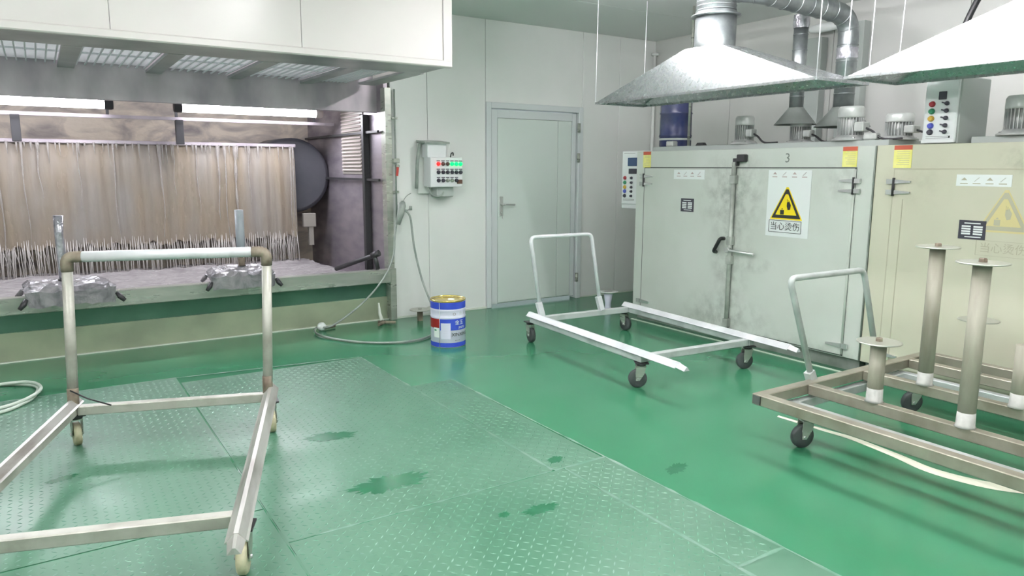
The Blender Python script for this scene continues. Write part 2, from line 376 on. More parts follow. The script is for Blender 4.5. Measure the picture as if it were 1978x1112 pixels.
def strip(pts, wd, z, jag=.004, zt=.0006):
    g = G(); pts = [Vector(p) for p in pts]; L_, R_ = [], []
    fine = []
    for a, b in zip(pts, pts[1:]):
        n = max(2, int((b-a).length/.05)); fine += [a+(b-a)*k/n for k in range(n)]
    fine.append(pts[-1])
    for i, p in enumerate(fine):
        t = (fine[min(i+1, len(fine)-1)]-fine[max(i-1, 0)]).normalized(); s = Vector((-t.y, t.x, 0)); w2 = wd/2+random.uniform(-jag, jag)
        L_.append(p+s*w2); R_.append(p-s*w2)
    n = len(fine); vs = [(q.x, q.y, z) for q in L_]+[(q.x, q.y, z) for q in R_]
    g.add(vs, [(i, i+1, n+i+1, n+i) for i in range(n-1)]); return g
def fp(pts): return [Vector((x, y, 0)) for x, y in pts]
for pts, wd in (([(1.975, 5.2), (1.975, 2.685)], .013), ([(2.035, 2.665), (2.035, -.2)], .013), ([(2.285, 4.3), (2.295, 2.66), (2.295, -.2)], .013), ([(1.98, 2.675), (2.29, 2.675)], .014),
                ([(2.035, 1.615), (2.29, 1.615)], .014), ([(-2.1, 5.37), (.7, 5.34), (1.97, 5.21)], .012), ([(.70, 2.675), (1.97, 2.675)], .008)):
    part('seam_line', strip(fp(pts), wd, .0042), SEAM, fl, 'pale scuffed joint line')
part('seam_line', strip(fp([(.695, 3.6), (.695, .5)]), .008, .0041), flat('seam_dark', (60, 110, 84)), fl)
# dark clean patches in the dusty green
def blob(cx, cy, rx, ry, rot, z, n=46, rough_=.28, seed=0):
    rnd = random.Random(seed); ph = [rnd.uniform(0, 6.28) for _ in range(6)]; g = G(); vs = [(cx, cy, z)]; n = 90
    for k in range(n):
        a = 2*PI*k/n; r = 1+rough_*(math.sin(2*a+ph[0])*.3+math.sin(5*a+ph[1])*.25+math.sin(11*a+ph[2])*.3+math.sin(23*a+ph[3])*.3+math.sin(31*a+ph[4])*.25)
        x, y_ = rx*r*math.cos(a), ry*r*math.sin(a); vs.append((cx+x*math.cos(rot)-y_*math.sin(rot), cy+x*math.sin(rot)+y_*math.cos(rot), z))
    g.add(vs, [(0, k+1, (k+1) % n+1) for k in range(n)]); return g
for i, (cx, cy, rx, ry, rot, lab) in enumerate([
    (1.22, 3.69, .135, .055, -.3, 'dark green wet patch nearest the front right wheel of the big cart'),
    (1.25, 2.97, .165, .085, -.1, 'largest dark green wet patch in the middle of the checker plate'),
    (1.69, 2.38, .085, .035, -.1, 'slim dark green wet patch towards the right of the checker plate'),
    (2.50, 2.38, .07, .04, .3, 'dark green wet patch on the smooth floor right of the plate edge'),
    (-.02, 3.83, .06, .03, .3, 'small dark green wet patch inside the frame of the big cart'),
    (2.06, 2.78, .05, .03, .6, 'small dark green wet patch on the narrow plate strip'),
    (1.53, 2.42, .03, .02, .3, 'tiny dark green wet spot on the checker plate left of the slim patch')]):
    solo('wet_patch', blob(cx, cy, rx, ry, rot, .0040 if i != 3 else .001, seed=i, rough_=.34), WETG, lab, 'floor patch')

# ------------------------------------------------------------------ ceiling tube lamps
for i, (x, y) in enumerate(LAMPS):
    t = thing('ceiling_lamp', 'slim white tube lamp fixed to the ceiling in a row of lamps', 'lamp', (x, y, 2.79), 'ceiling tube lamps')
    part('housing', G().box(x-.04, x+.04, y-.64, y+.64, 2.80, ZC, .006), PANELW, t)
    part('glowing_tube', G().lathe((x, y-.60, 2.765), (0, 1, 0), [(.016, 0), (.016, 1.2)], 10), CLAMP, t)
    for s in (-1, 1): part('end_cap', G().box(x-.02, x+.02, y+s*.62-.02, y+s*.62+.02, 2.745, 2.80, .003), PANELW, t)

# ------------------------------------------------------------------ spray booth
HZ, HY, HX = 2.18, 4.97, 2.665
bo = thing('spray_booth', 'large water curtain spray booth with white overhanging hood and steel basin', 'booth', (0, 6.42, 0))
for a, b in ((-2.6, -1.2), (-1.197, .428), (.431, 1.548), (1.551, 2.60)):
    part('hood_panel', G().box(a, b, HY, HY+.03, HZ+.05, ZC, .002), HOODW, bo)
part('hood_side_panel', G().box(2.635, HX, HY+.03, YB-.002, HZ+.02, ZC, .002), HOODW, bo)
part('corner_trim', G().box(2.602, HX+.01, HY-.008, HY+.03, HZ+.02, ZC, .004), HOODW, bo)
part('hood_edge', G().box(-2.6, HX+.01, HY-.012, HY+.035, HZ, HZ+.05, .008), HOODW, bo)
part('hood_flange', G().box(-2.6, 2.63, HY+.036, 5.42, HZ+.002, HZ+.02).box(2.5, 2.66, 5.42, YB, HZ+.002, HZ+.02), FLANGE, bo)
divs = [-2.05, -.93, .19, .80, 1.42, 2.03]
divs = [-1.65, -.98, -.36, .25, .85, 1.47, 2.08]
for x in divs:
    part('filter_divider', G().box(x-.055, x+.055, 5.42, 6.6, HZ+.0, HZ+.022), FLANGE, bo)
edges = [-2.6]+divs+[2.5]
for a, b in zip(edges, edges[1:]):
    f = part('filter_panel', G().box(a+.05, b-.05, 5.42, 6.6, HZ+.05, HZ+.065), FILTER, bo)
    g = G(); n = 9
    for k in range(n):
        x = a+.07+(b-a-.14)*k/(n-1); g.bar((x, 5.43, HZ+.03), (x, 6.58, HZ+.03), .010, .010)
    g.bar((a+.05, 6.0, HZ+.041), (b-.05, 6.0, HZ+.041), .012, .012)
    for k in range(5): g.bar((a+.05, 5.46+k*.05, HZ+.044), (b-.05, 5.46+k*.05, HZ+.044), .004, .004)
    part('filter_grille', g, WIREW, f)
part('header_beam', G().box(-2.6, 2.78, 6.60, 6.64, 1.955, 2.53, .004), HEADER, bo)
part('back_wall', G().box(-2.6, 2.78, 8.72, 8.8, .3, 2.6), OVERSPRAY, bo)
sw = part('side_wall', G().box(2.745, 2.785, 6.44, 8.8, .3, 2.6), STEELD, bo)
part('booth_roof', G().box(-2.6, 2.78, 6.64, 8.8, 2.5, 2.54), FLANGE, bo)
part('booth_rail', G().bar((-2.6, 7.75, 1.90), (2.72, 7.75, 1.90), .05, .03), HEADER, bo)
for x in (-1.4, -.12, 1.19):
    part('booth_post', G().box(x-.035, x+.035, 7.72, 7.78, 1.66, 1.89, .004), DARKM, bo)
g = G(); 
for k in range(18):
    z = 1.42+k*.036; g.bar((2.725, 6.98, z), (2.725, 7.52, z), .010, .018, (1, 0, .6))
lv = part('reflection_backing', G().box(2.735, 2.745, 6.95, 7.55, 1.38, 2.07, .003), BEIGE, bo); part('reflection_slats', g, SLATCAP, lv)  # louvre seen as a window reflection, given solid shape on the side wall
part('reflection_post', G().box(2.68, 2.742, 6.80, 6.86, .44, 1.95, .004), DARKM, bo)  # upright line of the window reflection built as a solid bar
part('reflection_rail', G().bar((2.71, 6.5, 1.78), (2.71, 8.7, 1.78), .022, .022), DARKM, bo)  # this and the next bar: reflected horizontal lines modelled solid
part('reflection_rail', G().bar((2.71, 6.5, 1.33), (2.71, 8.7, 1.33), .022, .022), DARKM, bo)
part('round_duct', G().lathe((2.34, 8.0, 1.36), (0, 1, 0), [(.36, 0), (.40, .02), (.40, .7)], 40), DARK, bo)
part('small_box', G().box(2.41, 2.55, 7.93, 7.99, .8, .95, .006).box(2.47, 2.52, 7.94, 7.98, .6, .8), BEIGE, bo)
part('basin_lip', G().box(-2.6, 2.74, 6.34, 6.44, .37, .495, .006), STEEL, bo)
part('basin_panel', G().box(-2.6, 2.74, 6.47, 6.50, .03, .40), KICKD, bo)
part('kick_plate', G().box(-2.6, 1.60, 6.45, 6.468, 0, .22).box(1.603, 2.74, 6.45, 6.468, 0, .22), KICKL, bo)
part('corner_post', G().box(2.74, 2.801, 6.36, 6.50, 0, .50, .004).box(2.74, 2.801, 6.40, 6.50, .5, 2.17), STEEL, bo)
part('basin_floor', G().box(-2.6, 2.745, 6.5, 8.72, .30, .33), STEELD, bo)
# curved brown water sheet, built as real folds
g = G(); nx, nz = 220, 6; XA, XB, ZA, ZB = -2.5, 2.33, .70, 1.66
for k in range(nz+1):
    for i in range(nx+1):
        x = XA+(XB-XA)*i/nx; t = k/nz
        yy = 7.9+.006*math.sin(x*37)+.005*math.sin(x*83+1)+.004*math.sin(x*151+t)
        g.v.append((x, yy+(.02*(t > .95)), ZA+(ZB-ZA)*t + (.02*math.sin(x*23)+.015*math.sin(x*57))*(t == 0)))
for k in range(nz):
    for i in range(nx): a = k*(nx+1)+i; g.f.append((a, a+1, a+nx+2, a+nx+1)); g.sm.append(True)
wc = thing('water_curtain', 'brown rippling sheet of water falling along the back of the booth', 'water curtain', (-.1, 7.9, .44))
part('water_sheet', g, BAFFLE, wc)
part('weir_edge', G().box(-2.5, 2.35, 7.9, 8.02, 1.655, 1.69, .006), HEADER, wc)
g = G(); rn = random.Random(3)
x = -2.45
while x < 2.33:      # strands that break off the lower edge
    wv = rn.uniform(.003, .008); z1 = .74+rn.uniform(-.03, .05); dx = rn.uniform(-.012, .012)
    g.tube([(x, 7.885, z1), (x+dx*.3, 7.88, .66), (x+dx, 7.875, .55), (x+dx*1.3, 7.875, .44)], [.001, wv, wv*.6, wv*1.1], 5)
    if rn.random() < .3: g.tube([(x, 7.885, .68), (x+.02, 7.88, .58), (x+.035, 7.875, .44)], [wv*.4, wv*.5, wv*.6], 5)
    x += rn.uniform(.010, .026)
part('water_strands', g, STRAND, wc, stuff=True)
g = G(); x = -2.45
while x < 2.32:      # short drips under the weir, a few long rivulets
    wv = rn.uniform(.006, .014); L_ = rn.uniform(.05, .2)
    g.tube([(x, 7.89, 1.665), (x, 7.888, 1.665-L_*.5), (x+.004, 7.889, 1.665-L_)], [wv, wv*.55, .001], 5); x += rn.uniform(.03, .09)
for x, L_, wv in ((-.29, 1.1, .022), (.02, .5, .015), (.62, .95, .012), (1.02, .9, .016), (1.14, .5, .01), (1.55, .75, .02), (1.72, 1.05, .03), (1.62, 1.1, .014), (1.85, .6, .01), (2.28, 1.15, .014), (2.31, 1.2, .012), (.33, .6, .01), (-.1, .95, .014), (1.35, .7, .01), (-1.1, 1, .02)):
    n = 14; ph = rn.uniform(0, 6)
    g.tube([(x+.015*math.sin(ph+k*.5)*(k/n), 7.885, 1.66-L_*k/n) for k in range(n+1)], [.75*wv*(1.2 if k < 2 else (.8+.3*math.sin(k*1.7+ph)))*(1-.75*k/n) for k in range(n+1)], 5)
part('water_rivulets', g, RIV, wc, stuff=True)
# foamy basin water
g = G(); nx, ny = 120, 50
for j in range(ny+1):
    for i in range(nx+1):
        x = -2.55+5.0*i/nx; y = 6.46+1.6*j/ny
        z = .437+.006*math.sin(x*9+y*5)+.005*math.sin(x*21-y*13)+rn.uniform(-.003, .004)+(.02*rn.random() if y > 7.75 else 0)
        g.v.append((x, y, z))
for j in range(ny):
    for i in range(nx): a = j*(nx+1)+i; g.f.append((a, a+1, a+nx+2, a+nx+1)); g.sm.append(True)
o = solo('basin_water', g, FOAM, 'grey foamy water filling the steel basin of the booth', 'water'); o['kind'] = 'stuff'
# booth tube lamps
for i, (x0, x1, lab) in enumerate(((-.9, .6, 'left glowing white tube lamp inside the booth'), (1.16, 2.52, 'right glowing white tube lamp inside the booth'))):
    t = thing('booth_lamp', lab, 'lamp', ((x0+x1)/2, 7.6, 2.0))
    part('glowing_tube', G().lathe((x0+.03, 7.6, 2.0), (1, 0, 0), [(.02, 0), (.044, .015), (.044, x1-x0-.075), (.02, x1-x0-.06)], 16), TUBEL, t)
    part('end_cap', G().lathe((x0-.03, 7.6, 2.0), (1, 0, 0), [(.045, 0), (.05, .02), (.05, .07)], 16), DARKM, t)
    part('end_cap', G().lathe((x1-.04, 7.6, 2.0), (1, 0, 0), [(.05, 0), (.05, .05), (.045, .07)], 16), DARKM if i == 0 else SLATCAP, t)
    for xx in (x0+.01, x1-.01): part('bracket', G().box(xx-.012, xx+.012, 7.59, 7.76, 2.03, 2.045).box(xx-.012, xx+.012, 7.74, 7.76, 1.9, 2.04), DARKM, t)
# rotary stands wrapped in film
def wrapped(cx, cy, w_, d_, rot, rx, ry, ztop, lab, m1, seed, sign):
    rn = random.Random(seed); t = thing('wrapped_turntable', lab, 'turntable', (cx, cy, .49), 'film wrapped turntables')
    def P(u, v, z): return (cx+u*math.cos(rot)-v*math.sin(rot), cy+u*math.sin(rot)+v*math.cos(rot), z)
    g = G(); n = 14; top = []; bot = []
    for j in range(n+1):
        for i in range(n+1):
            u = (i/n-.5)*w_; v = (j/n-.5)*d_; e = max(abs(i/n-.5), abs(j/n-.5))*2
            z = .605-.035*e**10+rn.uniform(-.012, .012)
            top.append(P(u*(1+.03*rn.uniform(-1, 1)), v*(1+.03*rn.uniform(-1, 1)), z))
            bot.append(P(u*.96, v*.96, .50-.12*max(0, -(j/n-.5)-.32)*2.2+.02*rn.uniform(0, 1)))
    g.v = top+bot; N_ = (n+1)**2
    for j in range(n):
        for i in range(n):
            a = j*(n+1)+i; g.f.append((a, a+1, a+n+2, a+n+1)); g.f.append((N_+a, N_+a+n+1, N_+a+n+2, N_+a+1)); g.sm += [False, False]
    rim = [i for i in range(n+1)]+[j*(n+1)+n for j in range(1, n+1)]+[n*(n+1)+i for i in range(n-1, -1, -1)]+[j*(n+1) for j in range(n-1, 0, -1)]
    for k in range(len(rim)): a, b = rim[k], rim[(k+1) % len(rim)]; g.f.append((a, N_+a, N_+b, b)); g.sm.append(False)
    part('wrapped_tray', g, FILM, t)
    for su, sv in ((-1, -1), (1, -1), (-1, 1), (1, 1)):
        q = P(su*w_*.5, sv*d_*.5, .53); q2 = P(su*w_*.58, sv*d_*.56, .47)
        part('film_corner', G().tube([q, P(su*w_*.53, sv*d_*.53, .50), q2], [.014, .02, .014], 6), DARKM if sv < 0 else FILM, t)
    part('collar', G().cyl((rx, ry, .57), (rx, ry, .62), .035), DARKM, t)
    if sign:
        part('foil_rod', G().tube([(rx, ry, .55), (rx+.003, ry, .75), (rx-.002, ry, .95), (rx+.004, ry, ztop)], [.028, .031, .029, .034], 12), FOIL, t)
    else:
        part('lower_rod', G().cyl((rx, ry, .57), (rx, ry, .72), .028), RUST, t)
        part('pipe_sleeve', G().cyl((rx, ry, .70), (rx, ry, ztop), .036, 20), GREYPVC, t)
wrapped(.13, 6.27, .56, .52, .05, .10, 6.30, 1.09, 'turntable wrapped in clear film with crinkled foil rod on the left of the basin', FILM, 5, True)
wrapped(1.38, 6.37, .50, .48, -.1, 1.40, 6.40, 1.09, 'turntable wrapped in clear film with smooth grey pipe behind the cart handle', FILM, 6, False)

# ------------------------------------------------------------------ wall fittings beside the booth
t = thing('wall_pipe', 'thin grey pipe with a red valve running down the white wall beside the booth', 'pipe', (2.79, 6.36, 1.0))
part('pipe', G().tube([(2.83, 6.39, HZ-.02), (2.83, 6.39, .95)], .009, 8), HOSE, t)
part('valve', G().cyl((2.83, 6.37, 1.46), (2.83, 6.33, 1.46), .016).box(2.80, 2.86, 6.36, 6.40, 1.49, 1.53, .004), STEEL, t)
part('valve_lever', G().bar((2.83, 6.335, 1.47), (2.815, 6.33, 1.37), .022, .008, (0, 1, 0)), REDV, t)
for z in (1.9, 1.22): part('clip', G().box(2.80, 2.86, 6.385, 6.42, z-.01, z+.01, .003), STEEL, t)
t = thing('spray_gun', 'grey spray gun hanging at the wall pipe with a long thin hose', 'spray gun', (2.83, 6.3, 1.05))
part('gun_body', G().tube([(2.80, 6.30, .92), (2.83, 6.30, 1.02), (2.845, 6.30, 1.10), (2.86, 6.30, 1.135)], [.022, .032, .040, .018], 10), HOSE, t)
part('trigger', G().tube([(2.86, 6.30, 1.06), (2.90, 6.30, 1.05), (2.93, 6.30, 1.065)], .007, 6).cyl((2.93, 6.29, 1.05), (2.93, 6.29, 1.09), .014), HOSE, t)
part('nozzle_wire', G().tube(smooth_path([(2.855, 6.30, 1.13), (2.89, 6.30, 1.18), (2.94, 6.30, 1.21)]), .004, 6), HOSE, t)
part('hose', G().tube(smooth_path([(2.875, 6.30, 1.05), (2.92, 6.28, .98), (2.95, 6.27, .70), (3.0, 6.22, .40), (3.02, 6.05, .15), (2.93, 5.8, .02), (2.70, 5.50, .014), (2.42, 5.45, .013), (2.15, 5.62, .013), (1.98, 5.9, .013), (1.93, 6.15, .02), (1.99, 6.3, .03)], 8), .0095, 8), HOSE, t)
t = thing('drop_hose', 'thin grey hose hanging from the pipe down to a white ball on the floor', 'hose', (2.4, 6.3, 0))
part('hose', G().tube(smooth_path([(2.80, 6.32, .95), (2.77, 6.31, .80), (2.74, 6.29, .62), (2.62, 6.26, .42), (2.38, 6.2, .22), (2.12, 6.2, .06), (2.03, 6.25, .035)], 8), .009, 8), HOSE, t)
part('end_ball', G().lathe((2.03, 6.28, 0.0), (0, 0, 1), [(.005, 0), (.025, .006), (.038, .025), (.040, .038), (.036, .055), (.02, .072), (.003, .076)], 18), PAPER, t, 'white ball end')
part('fitting', G().cyl((2.05, 6.29, .02), (2.17, 6.33, .018), .012), RUST, t)
t = thing('bent_pipe', 'dark grey bent pipe leaning over the right end of the basin lip', 'pipe', (2.6, 6.4, .5))
part('pipe', G().tube(arc_pts([(2.40, 6.9, .46), (2.5, 6.6, .56), (2.61, 6.42, .63), (2.63, 6.40, .50)], .05), .022, 10), DARKM, t)
part('end_elbow', G().cyl((2.59, 6.44, .625), (2.64, 6.38, .655), .03), DARKM, t)
t = thing('floor_valve', 'small brown cross shaped fitting on the floor at the booth corner', 'fitting', (2.58, 6.25, 0))
part('stem', G().tube([(2.60, 6.33, .19), (2.60, 6.31, .09), (2.60, 6.26, .03)], [.008, .016, .02], 8), CAULK, t, 'white plastered stem')
part('cross_arm', G().cyl((2.53, 6.17, .018), (2.64, 6.26, .018), .013), RUST, t)
part('cross_arm', G().cyl((2.57, 6.28, .018), (2.70, 6.17, .022), .013), RUST, t)
for x, lab in ((2.965, 'small round topped stand by the wall, left of the two behind the pail'), (3.145, 'small round topped stand half hidden behind the blue pail')):
    t = thing('round_stand', lab, 'stand', (x, 6.2, 0))
    part('disc', G().lathe((x, 6.2, .105), (0, 0, 1), [(.095, 0), (.1, .003), (.1, .006), (.095, .009)], 28), DISCM, t)
    part('hub', G().cyl((x, 6.2, .114), (x, 6.2, .124), .018), STEEL, t)
    part('stem', G().box(x-.022, x+.022, 6.18, 6.22, 0, .105, .003), RUST, t)
t = solo('hose_coil', G().tube(smooth_path([(-1.0, 5.5, .012), (-.5, 5.76, .012), (-.28, 5.74, .012), (-.13, 5.6, .014), (-.12, 5.4, .016), (-.18, 5.22, .014), (-.33, 5.07, .012), (-.7, 5.0, .012)], 8), .011, 8)
         .tube(smooth_path([(-.7, 5.05, .022), (-.3, 5.13, .026), (-.13, 5.3, .034), (-.1, 5.5, .034), (-.2, 5.68, .03), (-.5, 5.72, .02)], 8), .011, 8), HOSEW, 'pale loops of hose on the green floor at the left', 'hose')

# main switch box on the back wall
t = thing('switch_box', 'grey wall mounted control box with red and green lit lamps', 'control panel', (3.3, 6.3, 1.2))
part('back_plate', G().box(3.06, 3.40, 6.38, 6.418, 1.20, 1.68, .006), WALL, t)
ub = part('upper_box', G().box(3.09, 3.29, 6.24, 6.36, 1.54, 1.68, .006), PANELW, t)
part('rain_hood', G().prism([(3.05, 6.21, 1.685), (3.05, 6.40, 1.705), (3.05, 6.40, 1.69), (3.05, 6.21, 1.668)], (.26, 0, 0)), HOSE, t)
part('side_conduit', G().tube(arc_pts([(3.10, 6.32, 1.68), (3.055, 6.33, 1.68), (3.035, 6.35, 1.5), (3.03, 6.37, 1.25)], .05), .016, 8), HOSE, t)
bx = part('panel_box', G().box(3.105, 3.445, 6.21, 6.36, 1.265, 1.545, .006), PANELW, t)
part('socket_box', G().box(3.2, 3.38, 6.27, 6.41, 1.17, 1.265, .008), BOXG, t)
part('cable_loop', G().tube(smooth_path([(3.12, 6.3, 1.265), (3.14, 6.27, 1.20), (3.2, 6.26, 1.175), (3.26, 6.27, 1.2), (3.28, 6.3, 1.265)]), .010, 8), HOSE, t)
part('hook', G().tube(arc_pts([(3.33, 6.24, 1.545), (3.33, 6.22, 1.585), (3.35, 6.22, 1.59), (3.35, 6.22, 1.56)], .01), .006, 6), DARKM, t)
part('rating_plate', G().box(3.385, 3.44, 6.203, 6.21, 1.295, 1.335), SOCK, t)
cols = [3.185, 3.235, 3.283, 3.33, 3.377, 3.422]
for j, z in enumerate((1.483, 1.405, 1.328)):
    for i, x in enumerate(cols):
        if j == 2 and i == 5: continue
        m = [[LEDR, BROWN, BROWN, LEDG, LEDG, LEDG], [BK]*6, [BK, BK, STEEL, STEEL, BK, BK]][j][i]
        b = part('indicator_lamp' if j == 0 else 'switch_knob', G().lathe((x, 6.21, z), (0, -1, 0), [(.019, 0), (.019, .008), (.015, .012), (.014, .022), (.006, .026)], 16), m, t,
             {0: 'lit red', 3: 'lit green', 4: 'lit green', 5: 'lit green'}.get(i) if j == 0 else None)
        part('tag_plate', G().box(x-.018, x+.018, 6.207, 6.21, z+.024, z+.032), BK, b)

# ------------------------------------------------------------------ paint pail
PX, PY, PR, PH = 2.755, 5.23, .143, .385
t = thing('paint_pail', 'blue and white metal paint pail with a gold lid on the green floor', 'pail', (PX, PY, 0))
prof = [(PR-.004, 0), (PR, .004), (PR, .24), (PR+.004, .248), (PR, .256), (PR, .30), (PR+.004, .308), (PR, .316), (PR, .3715)]
body = part('body', G().lathe((PX, PY, 0), (0, 0, 1), prof, 56), PAILW, t)
def band(z0, z1, a0, a1, dr=.0012, n=40):
    g = G(); full = abs(a1-a0) > 6.2
    for k in range(n+1):
        a = a0+(a1-a0)*k/n
        g.v += [(PX+(PR+dr)*math.cos(a), PY+(PR+dr)*math.sin(a), z0), (PX+(PR+dr)*math.cos(a), PY+(PR+dr)*math.sin(a), z1)]
    for k in range(n): g.f.append((2*k, 2*k+2, 2*k+3, 2*k+1)); g.sm.append(True)
    return g
AC = math.atan2(-PY, -PX)          # faces the room side
def pang(px): return AC+px          # positive = further right seen from the room
def ptxt(s, size, a, z, dr=.0026):
    g = G(); text(g, s, size, lambda u, v: (PX+(PR+dr)*math.cos(a+u/PR), PY+(PR+dr)*math.sin(a+u/PR), z+v)); return g
part('blue_top_band', band(.318, .373, 0, 2*PI, n=64), PAILB, body)
part('blue_bottom_band', band(.006, .042, 0, 2*PI, n=64), PAILB, body)
part('blue_label', band(.145, .238, AC-.48, AC+1.5), PAILB, body)
part('red_label', band(.16, .238, AC-1.4, AC-.52), PAILR, body)
part('seam', G().tube([(PX+(PR+.001)*math.cos(AC-.5), PY+(PR+.001)*math.sin(AC-.5), .004), (PX+(PR+.001)*math.cos(AC-.5), PY+(PR+.001)*math.sin(AC-.5), .372)], .0025, 6), BOXG, body)
part('data_sticker', band(.075, .205, AC-.42, AC+.14, .0022), PAILW, body)
part('green_sticker', band(.085, .165, AC-.9, AC-.53, .0026), PAPER, body)
part('green_sticker_mark', band(.138, .150, AC-.86, AC-.70, .0032), BG, body)
part('label_text', ptxt('金玉', .042, AC+.68, .205), PAPER, body)
part('label_text', ptxt('JINYU', .026, AC+.86, .165), PAPER, body)
part('label_text', ptxt('XINXING', .040, AC+.78, .108), INK, body)
part('label_text', ptxt('防 腐', .030, AC+.92, .28), BOXG, body)
part('label_text', ptxt('★ ★ ★ ★', .010, AC+.55, .06), INK, body)
gg = G(); text(gg, 'O', .034, lambda u, v: (PX+(PR+.0026)*math.cos(AC+.36+u/PR), PY+(PR+.0026)*math.sin(AC+.36+u/PR), .278+v)); part('round_emblem', gg, RUST, body)
gg = G()
for k in range(7): text(gg, '— —— —', .008, lambda u, v, k=k: (PX+(PR+.003)*math.cos(AC-.14+u/PR), PY+(PR+.003)*math.sin(AC-.14+u/PR), .18-.014*k+v))
part('sticker_print', gg, BOXG, body)
lid = part('lid', G().lathe((PX, PY, .372), (0, 0, 1), [(PR-.006, 0), (PR-.008, .002), (PR-.01, .004)], 48).lathe((PX, PY, .376), (0, 0, 1), [(PR-.004, 0), (PR+.004, .004), (PR+.004, .012), (PR-.004, .014), (PR-.007, .004)], 48, cap=False), BRASS, t)
part('lid_plug', G().lathe((PX+.02, PY-.02, .376), (0, 0, 1), [(.028, 0), (.028, .008), (.024, .010)], 24), PAPER, lid)

# ------------------------------------------------------------------ carts
def caster(c, x, y, wheelm, parent, ang=0, wr_=.062, brake=False):
    """c: local part maker"""
    ca, sa = math.cos(ang), math.sin(ang)
    def P(u, v, z): return (x+u*ca-v*sa, y+u*sa+v*ca, z)
    g = G(); vs = [P(u, v, z) for z in (.167, .175) for u, v in ((-.04, -.045), (.04, -.045), (.04, .045), (-.04, .045))]
    g.add(vs, [(3,2,1,0),(4,5,6,7),(0,1,5,4),(1,2,6,5),(2,3,7,6),(3,0,4,7)])
    g.lathe(P(0, 0, .15), (0, 0, 1), [(.03, 0), (.032, .008), (.03, .017)], 16)
    cs = part('caster', g, DARKM, parent)
    f = G()
    for s in (-1, 1):
        vs = []
        for u0 in (s*.022, s*.026):
            vs += [P(u0, -.03, .15), P(u0, .035, .15), P(u0, .04, .10), P(u0, .035, .05), P(u0, .012, .05), P(u0, -.02, .10)]
        f.add(vs, [tuple(range(6)), tuple(reversed(range(6, 12)))]+[(i, (i+1) % 6, 6+(i+1) % 6, 6+i) for i in range(6)])
    vs = [P(u, v, z) for z in (.146, .151) for u, v in ((-.026, -.03), (.026, -.03), (.026, .035), (-.026, .035))]
    f.add(vs, [(3,2,1,0),(4,5,6,7),(0,1,5,4),(1,2,6,5),(2,3,7,6),(3,0,4,7)])
    part('fork', f, STEEL, cs)
    ax = (ca, sa, 0); b0 = Vector(P(-.017, .022, wr_))
    part('wheel', G().lathe(b0, ax, [(wr_*.45, 0), (wr_*.9, 0), (wr_, .006), (wr_, .028), (wr_*.9, .034), (wr_*.45, .034)], 28), wheelm, cs)
    part('axle', G().cyl(P(-.032, .022, wr_), P(.032, .022, wr_), .008, 10), CHROME, cs)
    if brake: part('brake_pedal', G().bar(P(0, .03, .13), P(0, .085, .105), .035, .006), STEEL, cs)
    return cs
